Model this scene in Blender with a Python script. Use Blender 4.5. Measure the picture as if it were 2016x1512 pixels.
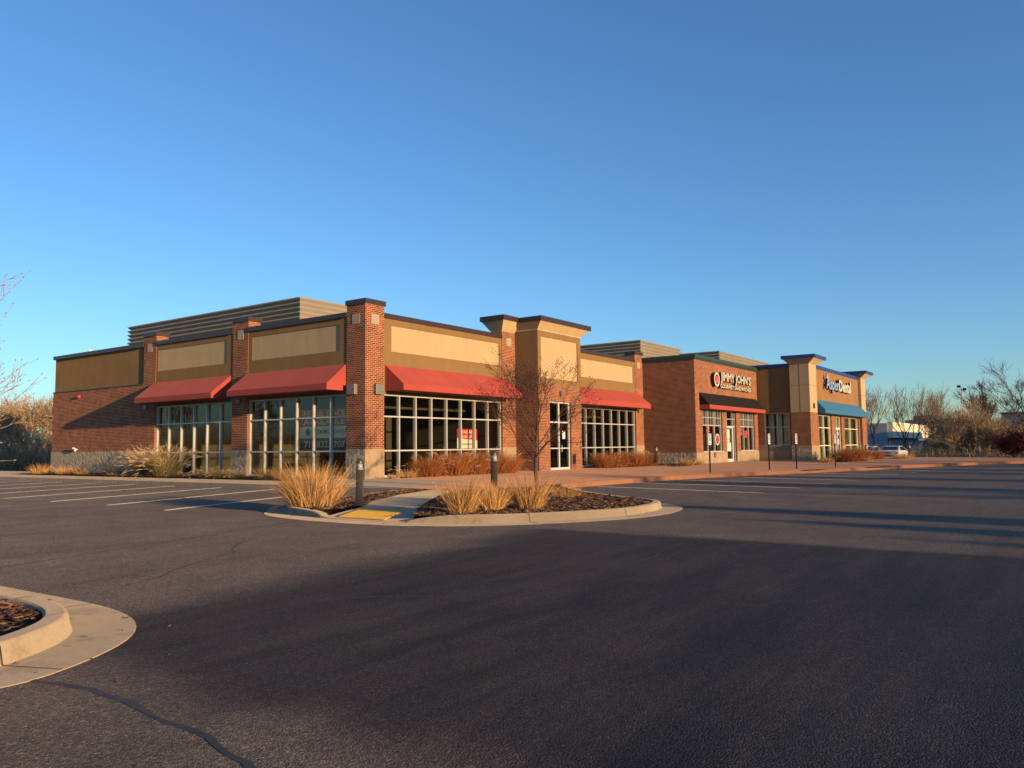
import bpy, math, random
from mathutils import Vector, Matrix
S = bpy.context.scene
for o in list(bpy.data.objects): bpy.data.objects.remove(o)
COL = S.collection
R = math.radians

# ------------------------------------------------------------------ camera, sky, sun, exposure
cam = bpy.data.objects.new('Camera', bpy.data.cameras.new('Camera')); COL.objects.link(cam)
yaw, pit, rol = 0.954685553, 0.0780893726, -0.0107900915
fw = Vector((math.sin(yaw)*math.cos(pit), math.cos(yaw)*math.cos(pit), math.sin(pit)))
rt0 = Vector((math.cos(yaw), -math.sin(yaw), 0)); up0 = rt0.cross(fw)
rt = math.cos(rol)*rt0 + math.sin(rol)*up0; up = -math.sin(rol)*rt0 + math.cos(rol)*up0
M = Matrix((rt, up, -fw)).transposed().to_4x4()
M.translation = Vector((-20.6348, -21.2163, 1.126))
cam.matrix_world = M
cam.data.sensor_fit = 'HORIZONTAL'; cam.data.sensor_width = 36; cam.data.lens = 36*1565.27/2016
cam.data.clip_end = 3000; cam.data.clip_start = 0.05
S.camera = cam

SUN_EL = R(6.75); LX = 0.108                      # light travels +Y with a little +X
w = bpy.data.worlds.new('World'); S.world = w; w.use_nodes = True
wn = w.node_tree.nodes; bg = wn['Background']
sky = wn.new('ShaderNodeTexSky'); sky.sky_type = 'NISHITA'; sky.sun_disc = False
sky.sun_elevation = SUN_EL; sky.sun_rotation = math.pi + math.atan(LX)
sky.air_density = 1.0; sky.dust_density = 0.3; sky.ozone_density = 2.6; sky.altitude = 200
gain = wn.new('ShaderNodeMix'); gain.data_type = 'RGBA'; gain.blend_type = 'MULTIPLY'; gain.inputs[0].default_value = 1
gain.inputs[7].default_value = (0.71, 0.945, 1.21, 1)
w.node_tree.links.new(sky.outputs[0], gain.inputs[6]); w.node_tree.links.new(gain.outputs[2], bg.inputs[0]); bg.inputs[1].default_value = 0.112
sl = bpy.data.lights.new('sun', 'SUN'); sl.energy = 4.0; sl.angle = R(0.55); sl.color = (1.0, 0.66, 0.34)
so = bpy.data.objects.new('sun', sl); COL.objects.link(so)
ld = Vector((LX, 1, 0)).normalized()*math.cos(SUN_EL) + Vector((0, 0, -math.sin(SUN_EL)))
so.rotation_euler = ld.to_track_quat('-Z', 'Y').to_euler(); so.location = (-20, -60, 40)
S.view_settings.view_transform = 'Standard'; S.view_settings.look = 'None'
S.view_settings.gamma = 1; S.view_settings.use_curve_mapping = False
S.view_settings.exposure = 1.0

# ------------------------------------------------------------------ helpers
ORG = {}
class MB:
    def __init__(s): s.v = []; s.f = []; s.m = []; s.mi = 0
    def add(s, vs, fs):
        b = len(s.v); s.v += [tuple(p) for p in vs]
        for f in fs: s.f.append([b+i for i in f]); s.m.append(s.mi)
        return s
    def quad(s, *p): return s.add(p, [list(range(len(p)))])
    def box(s, x0, x1, y0, y1, z0, z1):
        return s.add([(x0,y0,z0),(x1,y0,z0),(x1,y1,z0),(x0,y1,z0),(x0,y0,z1),(x1,y0,z1),(x1,y1,z1),(x0,y1,z1)],
                     [(3,2,1,0),(4,5,6,7),(0,1,5,4),(1,2,6,5),(2,3,7,6),(3,0,4,7)])
    def frus(s, a, z0, b, z1):      # a,b = (x0,x1,y0,y1)
        return s.add([(a[0],a[2],z0),(a[1],a[2],z0),(a[1],a[3],z0),(a[0],a[3],z0),(b[0],b[2],z1),(b[1],b[2],z1),(b[1],b[3],z1),(b[0],b[3],z1)],
                     [(3,2,1,0),(4,5,6,7),(0,1,5,4),(1,2,6,5),(2,3,7,6),(3,0,4,7)])
    def prism(s, poly, d):          # poly of 3D points, extruded by vector d
        n = len(poly); d = Vector(d); P = [Vector(p) for p in poly]
        return s.add(P + [p+d for p in P], [list(range(n))[::-1], list(range(n, 2*n))] + [(i, (i+1) % n, n+(i+1) % n, n+i) for i in range(n)])
    def tube(s, pts, rad, n=6, cap=True):
        P = [Vector(p) for p in pts]; k = len(P)
        if not isinstance(rad, (list, tuple)): rad = [rad]*k
        vs = []; ref = Vector((0.31, 0.17, 0.93))
        for i in range(k):
            t = (P[min(i+1, k-1)]-P[max(i-1, 0)]).normalized()
            a = t.cross(ref)
            if a.length < 1e-3: a = t.cross(Vector((1, 0, 0)))
            a.normalize(); b = t.cross(a)
            for j in range(n):
                th = 2*math.pi*j/n
                vs.append(P[i] + rad[i]*(math.cos(th)*a + math.sin(th)*b))
        fs = [(i*n+j, i*n+(j+1) % n, (i+1)*n+(j+1) % n, (i+1)*n+j) for i in range(k-1) for j in range(n)]
        if cap: fs += [list(range(n))[::-1], list(range((k-1)*n, k*n))]
        return s.add(vs, fs)
    def lathe(s, c, prof, n=20):    # prof [(r,z)]
        vs = [(c[0]+r*math.cos(2*math.pi*j/n), c[1]+r*math.sin(2*math.pi*j/n), c[2]+z) for r, z in prof for j in range(n)]
        k = len(prof)
        fs = [(i*n+j, i*n+(j+1) % n, (i+1)*n+(j+1) % n, (i+1)*n+j) for i in range(k-1) for j in range(n)]
        fs += [list(range(n))[::-1], list(range((k-1)*n, k*n))]
        return s.add(vs, fs)
    def build(s, name, mat, parent=None, smooth=False, bevel=0, loc=None):
        org = ORG.get(parent.name, Vector()) if parent else (Vector(loc) if loc is not None else Vector())
        me = bpy.data.meshes.new(name)
        me.from_pydata([tuple(Vector(p)-org) for p in s.v], [], s.f)
        for m in (mat if isinstance(mat, (list, tuple)) else [mat]): me.materials.append(m)
        me.polygons.foreach_set('material_index', s.m)
        if smooth: me.polygons.foreach_set('use_smooth', [True]*len(s.f))
        uv = me.uv_layers.new(name='UVMap'); d = []
        for p in me.polygons:
            nx, ny, nz = abs(p.normal.x), abs(p.normal.y), abs(p.normal.z)
            for vi in p.vertices:
                x, y, z = s.v[vi]
                d += (y+.037, z) if nx >= ny and nx >= nz else ((x, z) if ny >= nz else (x, y))
        uv.data.foreach_set('uv', d)
        me.validate(); me.update()
        o = bpy.data.objects.new(name, me); COL.objects.link(o)
        if parent: o.parent = parent
        else: o.location = org
        ORG[o.name] = org
        if bevel:
            b = o.modifiers.new('bevel', 'BEVEL'); b.width = bevel; b.segments = 2; b.limit_method = 'ANGLE'
        return o
def tag(o, label=None, cat=None, group=None, kind=None):
    for k, v in (('label', label), ('category', cat), ('group', group), ('kind', kind)):
        if v: o[k] = v
    return o
def thing(name, label, cat, loc=(0, 0, 0), group=None):
    o = bpy.data.objects.new(name, None); COL.objects.link(o); o.location = loc
    o.empty_display_size = .2
    ORG[o.name] = Vector(loc); return tag(o, label, cat, group)
def kids(o): return [c for c in bpy.data.objects if c.parent == o]
def dup(o, loc, rz=0, sc=1, label=None, group=None):
    def cp(a, par):
        c = a.copy(); COL.objects.link(c)
        if par: c.parent = par
        for k in kids(a): cp(k, c)
        return c
    c = cp(o, None); c.location = loc; c.rotation_euler = (0, 0, rz); c.scale = (sc, sc, sc) if not isinstance(sc, tuple) else sc
    if label: c['label'] = label
    if group: c['group'] = group
    return c

# ------------------------------------------------------------------ materials
def newmat(name):
    m = bpy.data.materials.new(name); m.use_nodes = True
    nt = m.node_tree; nt.nodes['Principled BSDF'].inputs['Diffuse Roughness'].default_value = .9; return m, nt, nt.nodes['Principled BSDF']
def N(nt, t, **kw):
    n = nt.nodes.new(t)
    for k, v in kw.items():
        if k in n.inputs.keys() if isinstance(k, str) and not hasattr(n, k) else False: n.inputs[k].default_value = v
        else: setattr(n, k, v)
    return n
def ramp(nt, fac, stops):
    r = nt.nodes.new('ShaderNodeValToRGB'); e = r.color_ramp.elements
    while len(e) < len(stops): e.new(0.5)
    for i, (p, c) in enumerate(stops):
        e[i].position = p; e[i].color = (*c, 1) if len(c) == 3 else c
    nt.links.new(fac, r.inputs[0]); return r.outputs[0]
def noise(nt, vec, sc, det=4, rough=.55, dist=0):
    n = nt.nodes.new('ShaderNodeTexNoise'); n.inputs['Scale'].default_value = sc; n.inputs['Detail'].default_value = det
    n.inputs['Roughness'].default_value = rough; n.inputs['Distortion'].default_value = dist
    if vec: nt.links.new(vec, n.inputs['Vector'])
    return n.outputs['Fac']
def mixc(nt, f, a, b, mode='MIX'):
    m = nt.nodes.new('ShaderNodeMix'); m.data_type = 'RGBA'; m.blend_type = mode
    for s, v in ((m.inputs[0], f), (m.inputs[6], a), (m.inputs[7], b)):
        if hasattr(v, 'links') or hasattr(v, 'is_linked'): nt.links.new(v, s)
        elif isinstance(v, (int, float)): s.default_value = v
        else: s.default_value = (*v, 1) if len(v) == 3 else v
    return m.outputs[2]
def math_(nt, op, a, b=None, c=None):
    m = nt.nodes.new('ShaderNodeMath'); m.operation = op
    for i, v in enumerate((a, b, c)):
        if v is None: continue
        if isinstance(v, (int, float)): m.inputs[i].default_value = v
        else: nt.links.new(v, m.inputs[i])
    return m.outputs[0]
def bump(nt, p, h, strength=.3, dist=.01):
    b = nt.nodes.new('ShaderNodeBump'); b.inputs['Strength'].default_value = strength; b.inputs['Distance'].default_value = dist
    nt.links.new(h, b.inputs['Height']); nt.links.new(b.outputs[0], p.inputs['Normal'])
def coord(nt, which='Object'):
    return nt.nodes.new('ShaderNodeTexCoord').outputs[which]

def plain(name, col, rough=.6, metal=0, var=.12, vs=6, bmp=0, bs=60, spec=.5):
    m, nt, p = newmat(name)
    c = coord(nt); f = noise(nt, c, vs, 5)
    a = tuple(min(1, x*(1-var)) for x in col); b = tuple(min(1, x*(1+var)) for x in col)
    nt.links.new(ramp(nt, f, [(.3, a), (.7, b)]), p.inputs['Base Color'])
    p.inputs['Roughness'].default_value = rough; p.inputs['Metallic'].default_value = metal
    p.inputs['Specular IOR Level'].default_value = spec
    if bmp: bump(nt, p, noise(nt, c, bs, 3), bmp, .01)
    return m

def stucco(name, col):
    m = plain(name, col, .95, var=.06, vs=1.1, bmp=.4, bs=70, spec=.15); nt = m.node_tree; p = nt.nodes['Principled BSDF']
    src = p.inputs['Base Color'].links[0].from_socket; c = coord(nt)
    mp = nt.nodes.new('ShaderNodeMapping'); mp.inputs['Scale'].default_value = (2.6, 2.6, .35); nt.links.new(c, mp.inputs[0])
    st = ramp(nt, noise(nt, mp.outputs[0], 1.0, 5, .65), [(.32, (.84, .84, .85)), (.52, (1, 1, 1)), (.72, (1.07, 1.06, 1.05))])
    nt.links.new(mixc(nt, .5, src, st, 'MULTIPLY'), p.inputs['Base Color']); return m
def brick_mat(name, c1, c2, mortar, bw=.2133, rh=.0710, mo=.011):
    m, nt, p = newmat(name); uv = coord(nt, 'UV')
    b = nt.nodes.new('ShaderNodeTexBrick'); nt.links.new(uv, b.inputs['Vector'])
    b.inputs['Scale'].default_value = 1; b.inputs['Brick Width'].default_value = bw; b.inputs['Row Height'].default_value = rh
    b.inputs['Mortar Size'].default_value = mo*.7; b.inputs['Mortar Smooth'].default_value = .1; b.inputs['Bias'].default_value = -.15
    b.inputs['Color1'].default_value = (*c1, 1); b.inputs['Color2'].default_value = (*c2, 1); b.inputs['Mortar'].default_value = (*mortar, 1)
    n = noise(nt, uv, 2.2, 5); n2 = noise(nt, uv, .5, 3)
    c = mixc(nt, .55, b.outputs['Color'], ramp(nt, n, [(.3, (.62, .62, .62)), (.7, (1.25, 1.25, 1.25))]), 'MULTIPLY')
    c = mixc(nt, .5, c, ramp(nt, n2, [(.3, (.8, .8, .8)), (.7, (1.15, 1.12, 1.1))]), 'MULTIPLY')
    nt.links.new(c, p.inputs['Base Color']); p.inputs['Roughness'].default_value = .9
    p.inputs['Specular IOR Level'].default_value = .2
    h = math_(nt, 'ADD', math_(nt, 'MULTIPLY', b.outputs['Fac'], -1.0), math_(nt, 'MULTIPLY', noise(nt, uv, 45, 3), .5))
    bump(nt, p, h, .6, .006)
    return m
BRICK = brick_mat('red_brick', (.26, .070, .029), (.10, .027, .015), (.50, .335, .21))
def stone_mat(name, col, rough_face):
    m, nt, p = newmat(name); uv = coord(nt, 'UV')
    b = nt.nodes.new('ShaderNodeTexBrick'); nt.links.new(uv, b.inputs['Vector'])
    b.inputs['Scale'].default_value = 1; b.inputs['Brick Width'].default_value = .406; b.inputs['Row Height'].default_value = .2174
    b.inputs['Mortar Size'].default_value = .006; b.inputs['Mortar Smooth'].default_value = .2
    b.inputs['Color1'].default_value = (*col, 1); b.inputs['Color2'].default_value = (*[x*.86 for x in col], 1)
    b.inputs['Mortar'].default_value = (*[min(1, x*1.12) for x in col], 1)
    c = mixc(nt, .5, b.outputs['Color'], ramp(nt, noise(nt, uv, 7, 6), [(.3, (.84, .84, .84)), (.7, (1.12, 1.12, 1.12))] if not rough_face else [(.3, (.6, .6, .6)), (.7, (1.3, 1.3, 1.3))]), 'MULTIPLY')
    nt.links.new(c, p.inputs['Base Color']); p.inputs['Roughness'].default_value = .95; p.inputs['Specular IOR Level'].default_value = .15
    h = math_(nt, 'ADD', math_(nt, 'MULTIPLY', b.outputs['Fac'], -.6), math_(nt, 'MULTIPLY', noise(nt, uv, 5.5 if rough_face else 60, 4, .55), 3.0 if rough_face else .25))
    bump(nt, p, h, 1.0 if rough_face else .4, .05 if rough_face else .006)
    return m
STONE = stone_mat('smooth_block', (.36, .265, .17), False)
SPLIT = stone_mat('split_face_block', (.44, .355, .25), True)
EIFS = stucco('brown_stucco', (.225, .138, .060))
EIFSD = stucco('tan_stucco', (.26, .148, .068))
PANEL = stucco('cream_stucco', (.44, .325, .19))
TILE = plain('accent_tile', (.34, .28, .21), .8, var=.06, vs=9)
BRONZE = plain('bronze_coping', (.050, .030, .026), .42, .25, var=.1, vs=3)
GREEN = plain('green_coping', (.030, .055, .036), .45, .1, var=.1, vs=3)
BLUE = plain('blue_coping', (.014, .050, .20), .45, .1, var=.08, vs=3)
RED = plain('red_awning_cloth', (.33, .052, .038), .8, var=.08, vs=1.5, bmp=.25, bs=6, spec=.35)
for _m in (RED,):
    _p = _m.node_tree.nodes['Principled BSDF']; _p.inputs['Sheen Weight'].default_value = .05; _p.inputs['Diffuse Roughness'].default_value = .35; _p.inputs['Sheen Roughness'].default_value = .45; _p.inputs['Sheen Tint'].default_value = (1, .82, .72, 1)
BLACKC = plain('black_awning_cloth', (.012, .010, .008), .85, var=.2, vs=2, bmp=.25, bs=6, spec=.2)
BLUEC = plain('blue_awning_cloth', (.022, .135, .26), .8, var=.07, vs=2, bmp=.25, bs=6)
ALU = plain('window_aluminium', (.46, .46, .43), .4, .1, var=.05, vs=4)
WHITEF = plain('white_frame', (.50, .50, .46), .45, var=.04)
GREYM = plain('grey_box', (.20, .19, .18), .5, .3, var=.1, vs=8)
LOUV = plain('roof_screen_metal', (.27, .235, .185), .55, .1, var=.06, vs=1)
ROOFM = plain('roof_membrane', (.35, .34, .32), .9)
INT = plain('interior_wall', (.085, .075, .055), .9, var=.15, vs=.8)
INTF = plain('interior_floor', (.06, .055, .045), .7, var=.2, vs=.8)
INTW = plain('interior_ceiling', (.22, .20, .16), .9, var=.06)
DOORWAY = plain('dark_metal', (.02, .018, .016), .35, .6)
BOLL = plain('bronze_post', (.105, .082, .052), .36, .55, var=.1, vs=8)
LENS = plain('lamp_lens', (.30, .33, .37), .25, 0, var=.03)
BLACK = plain('black_paint', (.010, .010, .010), .45)
WHITE = plain('white_paint', (.55, .55, .52), .55, var=.04)
CARW = plain('white_car_paint', (.55, .55, .55), .22, 0, var=.02)
RUBBER = plain('tyre_rubber', (.015, .015, .015), .8)
SIGNB = plain('sign_blue', (.02, .06, .42), .5)
SIGNR = plain('sign_red', (.75, .035, .03), .55)
NAVY = plain('dark_poster_blue', (.07, .09, .14), .6)
POSTW = plain('poster_white', (.85, .85, .82), .55, var=.03)
LET = plain('cream_letter_face', (.50, .47, .38), .5, var=.03)
LETB = plain('pale_blue_letter_face', (.25, .34, .55), .45, var=.12, vs=2)
LETD = plain('letter_return', (.012, .008, .006), .5)
BLIND = plain('window_blind', (.70, .70, .52), .85, var=.12, vs=2)
TAC = None
def emis(name, col, st):
    m, nt, p = newmat(name); p.inputs['Base Color'].default_value = (*col, 1)
    p.inputs['Emission Color'].default_value = (*col, 1); p.inputs['Emission Strength'].default_value = st; return m
NEON = emis('red_neon', (1, .06, .03), 1.0)
NEONO = emis('orange_neon', (1, .16, .04), .9)

def glass_mat(name, tint, ior, wob=.25):
    m, nt, p = newmat(name); nt.nodes.remove(p); out = nt.nodes['Material Output']
    tr = nt.nodes.new('ShaderNodeBsdfTransparent'); tr.inputs[0].default_value = (*tint, 1)
    gl = nt.nodes.new('ShaderNodeBsdfGlossy'); gl.inputs['Roughness'].default_value = .01; gl.inputs[0].default_value = (.9, .87, .86, 1)
    fr = nt.nodes.new('ShaderNodeFresnel'); fr.inputs['IOR'].default_value = ior
    b = nt.nodes.new('ShaderNodeBump'); b.inputs['Strength'].default_value = wob; b.inputs['Distance'].default_value = .02
    nt.links.new(noise(nt, coord(nt), 1.6, 2, .5), b.inputs['Height']); nt.links.new(b.outputs[0], gl.inputs['Normal'])
    gm = nt.nodes.new('ShaderNodeNewGeometry')
    mx = nt.nodes.new('ShaderNodeMixShader'); nt.links.new(math_(nt, 'MULTIPLY', fr.outputs[0], math_(nt, 'SUBTRACT', 1.0, gm.outputs['Backfacing'])), mx.inputs[0])
    nt.links.new(tr.outputs[0], mx.inputs[1]); nt.links.new(gl.outputs[0], mx.inputs[2]); nt.links.new(mx.outputs[0], out.inputs[0])
    return m
GLASS = glass_mat('tinted_glass', (.85, .85, .79), 1.52)
CLEAR = glass_mat('clear_glass', (.86, .88, .84), 1.5)
CARG = plain('car_glass', (.012, .014, .018), .08, 0, var=.05)

def asphalt():
    m, nt, p = newmat('asphalt'); c = coord(nt)
    sep = nt.nodes.new('ShaderNodeSeparateXYZ'); nt.links.new(c, sep.inputs[0])
    big = noise(nt, c, .12, 5, .6); mid = noise(nt, c, 1.1, 6, .65)
    vo = nt.nodes.new('ShaderNodeTexVoronoi'); vo.inputs['Scale'].default_value = 90; nt.links.new(c, vo.inputs['Vector'])
    sp = nt.nodes.new('ShaderNodeSeparateColor'); nt.links.new(vo.outputs['Color'], sp.inputs[0])
    col = ramp(nt, mid, [(.25, (.108, .084, .066)), (.75, (.175, .137, .107))])
    col = mixc(nt, .6, col, ramp(nt, big, [(.3, (.78, .77, .77)), (.7, (1.2, 1.17, 1.12))]), 'MULTIPLY')
    col = mixc(nt, .75, col, ramp(nt, sp.outputs[0], [(0, (.30, .30, .32)), (.5, (.9, .9, .9)), (.9, (1.55, 1.5, 1.42)), (.97, (2.5, 2.35, 2.15))]), 'MULTIPLY')
    mp = nt.nodes.new('ShaderNodeMapping'); mp.inputs['Rotation'].default_value = (0, 0, .5); mp.inputs['Scale'].default_value = (.22, 1.6, 1); nt.links.new(c, mp.inputs[0])
    st = noise(nt, mp.outputs[0], 1.0, 5, .7, .6)
    col = mixc(nt, .55, col, ramp(nt, st, [(.34, (.66, .66, .68)), (.48, (1, 1, 1)), (.62, (1.0, 1.0, 1.0)), (.72, (1.22, 1.2, 1.16))]), 'MULTIPLY')
    oil = noise(nt, c, .8, 2, .4)
    col = mixc(nt, .7, col, ramp(nt, oil, [(.22, (.5, .5, .52)), (.30, (1, 1, 1))]), 'MULTIPLY')
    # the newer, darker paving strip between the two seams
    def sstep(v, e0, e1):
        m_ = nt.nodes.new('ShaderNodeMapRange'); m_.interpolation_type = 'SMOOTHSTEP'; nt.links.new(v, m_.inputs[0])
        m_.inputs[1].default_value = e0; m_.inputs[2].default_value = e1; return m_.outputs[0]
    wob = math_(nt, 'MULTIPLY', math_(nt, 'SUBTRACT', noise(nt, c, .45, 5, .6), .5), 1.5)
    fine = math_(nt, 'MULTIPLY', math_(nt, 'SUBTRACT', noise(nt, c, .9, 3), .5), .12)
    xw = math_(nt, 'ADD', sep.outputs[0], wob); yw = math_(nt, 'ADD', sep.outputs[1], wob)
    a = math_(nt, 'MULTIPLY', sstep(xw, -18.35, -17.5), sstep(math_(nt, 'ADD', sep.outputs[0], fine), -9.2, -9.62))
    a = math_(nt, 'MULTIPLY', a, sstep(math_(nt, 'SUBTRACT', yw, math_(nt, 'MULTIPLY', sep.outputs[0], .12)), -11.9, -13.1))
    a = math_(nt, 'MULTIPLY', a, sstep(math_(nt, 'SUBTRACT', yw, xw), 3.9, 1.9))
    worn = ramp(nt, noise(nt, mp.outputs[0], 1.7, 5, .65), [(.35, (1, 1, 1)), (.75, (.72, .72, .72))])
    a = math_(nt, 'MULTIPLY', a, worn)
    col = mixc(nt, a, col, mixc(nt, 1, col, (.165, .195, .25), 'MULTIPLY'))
    nt.links.new(col, p.inputs['Base Color'])
    p.inputs['Roughness'].default_value = .85; p.inputs['Specular IOR Level'].default_value = .25; p.inputs['Diffuse Roughness'].default_value = .75
    h = math_(nt, 'ADD', math_(nt, 'MULTIPLY', vo.outputs['Distance'], -1.0), math_(nt, 'MULTIPLY', noise(nt, c, 45, 3, .6), 1.2))
    bump(nt, p, h, .95, .007)
    return m
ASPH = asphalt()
def concrete(name, col, joint=1.5, jw=.012, var=.16):
    m, nt, p = newmat(name); c = coord(nt)
    col2 = ramp(nt, noise(nt, c, .9, 6, .65), [(.25, tuple(x*(1-var) for x in col)), (.75, tuple(x*(1+var) for x in col))])
    col2 = mixc(nt, .35, col2, ramp(nt, noise(nt, c, 60, 4), [(.3, (.7, .7, .7)), (.7, (1.2, 1.2, 1.2))]), 'MULTIPLY')
    col2 = mixc(nt, .8, col2, ramp(nt, noise(nt, c, 2.6, 6, .7, .4), [(.30, (.62, .60, .58)), (.45, (1, 1, 1)), (.75, (1.06, 1.06, 1.06))]), 'MULTIPLY')
    if joint:
        b = nt.nodes.new('ShaderNodeTexBrick'); nt.links.new(c, b.inputs['Vector']); b.offset = 0
        b.inputs['Scale'].default_value = 1; b.inputs['Brick Width'].default_value = joint; b.inputs['Row Height'].default_value = joint; b.inputs['Mortar Size'].default_value = jw
        col2 = mixc(nt, b.outputs['Fac'], col2, tuple(x*.45 for x in col))
    nt.links.new(col2, p.inputs['Base Color']); p.inputs['Roughness'].default_value = .9; p.inputs['Specular IOR Level'].default_value = .2
    bump(nt, p, noise(nt, c, 90, 4), .35, .004)
    return m
CONC = concrete('grey_concrete', (.305, .245, .172), 0)
CONCW = concrete('grey_walk_concrete', (.22, .185, .145), 1.6)
REDC = concrete('red_stamped_concrete', (.33, .178, .108), 1.6)
REDK = concrete('red_kerb_concrete', (.30, .135, .07), 0)
STRIPE = plain('stripe_paint', (.52, .50, .46), .8, var=.3, vs=9)
TAR = plain('tar', (.030, .026, .024), .7, var=.3, vs=4, bmp=.4, bs=30)
FIELD = plain('dry_field', (.17, .115, .05), 1, var=.45, vs=.35, bmp=.6, bs=8, spec=.1)
MULCHM = plain('mulch', (.045, .024, .014), .95, var=.5, vs=18, bmp=.8, bs=30, spec=.1)
def leafy(name, a, b, c3=None, sc=3.0):
    m, nt, p = newmat(name); oi = nt.nodes.new('ShaderNodeObjectInfo'); g = nt.nodes.new('ShaderNodeNewGeometry')
    f = g.outputs['Random Per Island']
    col = ramp(nt, f, [(0, a), (.5, b), (1, c3 or tuple(x*1.25 for x in b))])
    v = ramp(nt, oi.outputs['Random'], [(0, (.85, .85, .85)), (1, (1.12, 1.12, 1.12))])
    nt.links.new(mixc(nt, 1, col, v, 'MULTIPLY'), p.inputs['Base Color'])
    p.inputs['Roughness'].default_value = .8; p.inputs['Specular IOR Level'].default_value = .2
    return m
STRAW = leafy('straw_blades', (.24, .12, .04), (.56, .30, .10), (.78, .49, .21))
RUST = leafy('rusty_blades', (.20, .062, .018), (.36, .118, .034), (.48, .18, .06))
GREENB = leafy('green_tan_blades', (.10, .10, .03), (.20, .16, .055), (.34, .24, .10))
PLUME = leafy('grass_plume', (.34, .22, .12), (.45, .31, .18), (.55, .40, .25))
CHIP = leafy('mulch_chips', (.030, .016, .010), (.085, .045, .026), (.24, .14, .08))
BARKP = plain('pale_bark', (.24, .19, .145), .9, var=.25, vs=6, bmp=.5, bs=25)
BARK = plain('brown_bark', (.13, .088, .055), .9, var=.3, vs=6, bmp=.5, bs=25)
BARKR = plain('reddish_bark', (.10, .045, .030), .85, var=.3, vs=8, bmp=.4, bs=30)
TWIG = leafy('tan_twigs', (.20, .135, .075), (.33, .225, .13), (.45, .33, .20))
TWIGB = leafy('sunlit_tan_twigs', (.26, .175, .095), (.42, .285, .16), (.56, .41, .25))
TWIGD = leafy('brown_twigs', (.10, .065, .04), (.18, .12, .075), (.27, .185, .115))
BERRY = leafy('dark_red_leaves_and_fruit', (.06, .012, .010), (.11, .022, .016), (.17, .045, .025))
REDL = leafy('red_leaves', (.10, .012, .010), (.17, .022, .016), (.25, .05, .03))
EVER = leafy('evergreen_needles', (.018, .03, .012), (.035, .05, .02), (.06, .075, .03))
OLIVE = leafy('brown_olive_leaves', (.19, .12, .055), (.29, .20, .10), (.40, .29, .15))

# ------------------------------------------------------------------ ground
def gz(x, y):
    z = -.29
    sm = lambda t: max(0, min(1, t))**2*(3-2*max(0, min(1, t)))
    z -= .55*sm((x-47)/5)
    z += 2.4*sm((-x-48)/25)
    z += 2.0*sm((-y-150)/40)*(1-sm((x-66)/24))
    z += 11.5*sm((-y-42)/22)*sm((x-66)/24)
    return z
b = MB(); xs = [-400, -200, -120, -90, -73, -66, -60, -54, -48, -30, 0, 30, 46, 47, 48, 49, 50, 51, 52, 60, 66, 72, 78, 84, 90, 110, 150, 260, 500, 900]
ys = [-500, -300, -180, -150, -132, -122, -112, -102, -92, -75, -66, -60, -55, -50, -46, -42, -30, 0, 30, 60, 100, 200, 400, 800]
b.add([(x, y, gz(x, y)) for y in ys for x in xs], [(j*len(xs)+i, j*len(xs)+i+1, (j+1)*len(xs)+i+1, (j+1)*len(xs)+i) for j in range(len(ys)-1) for i in range(len(xs)-1)])
tag(b.build('ground', FIELD), kind='structure')
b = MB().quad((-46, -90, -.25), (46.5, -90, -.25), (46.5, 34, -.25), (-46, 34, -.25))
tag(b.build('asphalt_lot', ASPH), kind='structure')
b = MB().quad((52.5, -14, -.665), (74, -14, -.70), (74, 40, -.70), (52.5, 40, -.665))
tag(b.build('rear_drive', ASPH), kind='structure')

def sweep(path, prof, closed=False, hf=None, name='kerb', mat=CONC):
    """prof: (offset outward(right of travel), z, israised)"""
    n = len(path); b = MB(); P = [Vector((p[0], p[1], 0)) for p in path]; k = len(prof); vs = []
    for i in range(n):
        a = P[(i-1) % n] if (closed or i) else P[i]; c = P[(i+1) % n] if (closed or i < n-1) else P[i]
        t = (c-a).normalized(); nn = Vector((t.y, -t.x, 0)); h = hf[i] if hf else 1
        for off, z, r in prof: vs.append((P[i].x+nn.x*off, P[i].y+nn.y*off, (-.25+(z+.25)*h+.012*(1-h)) if r else z))
    m = n if closed else n-1
    b.add(vs, [(i*k+j, ((i+1) % n)*k+j, ((i+1) % n)*k+j+1, i*k+j+1) for i in range(m) for j in range(k-1)])
    o = b.build(name, mat, smooth=False); tag(o, kind='structure'); return o
def joints(path, prof, hf, where, name='kerb_joints'):
    b = MB()
    for (jx, jy_) in where:
        i = min(range(1, len(path)-1), key=lambda k: (path[k][0]-jx)**2+(path[k][1]-jy_)**2)
        a, c = path[i-1], path[i+1]; t = Vector((c[0]-a[0], c[1]-a[1], 0)).normalized(); nn = Vector((t.y, -t.x, 0)); h = hf[i] if hf else 1; vs = []
        for off, z, r in prof[1:-1]:
            z = (-.25+(z+.25)*h+.012*(1-h)) if r else z
            for sg in (-.007, .007): vs.append((path[i][0]+nn.x*(off+.002)+t.x*sg, path[i][1]+nn.y*(off+.002)+t.y*sg, z+.002))
        n = len(prof)-2; b.add(vs, [(2*k, 2*k+1, 2*k+3, 2*k+2) for k in range(n-1)])
    tag(b.build(name, TAR), kind='structure')
def smooth_path(pts, it=2):
    for _ in range(it):
        q = [pts[0]]
        for a, c in zip(pts, pts[1:]):
            q += [(a[0]*.75+c[0]*.25, a[1]*.75+c[1]*.25), (a[0]*.25+c[0]*.75, a[1]*.25+c[1]*.75)]
        q.append(pts[-1]); pts = q
    return pts
KPROF = [(-.17, -.30, 0), (-.165, -.112, 1), (-.15, -.10, 1), (-.03, -.10, 1), (-.012, -.106, 1), (0, -.125, 1), (.022, -.232, 1), (.03, -.240, 0), (.47, -.243, 0), (.475, -.30, 0)]
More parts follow.
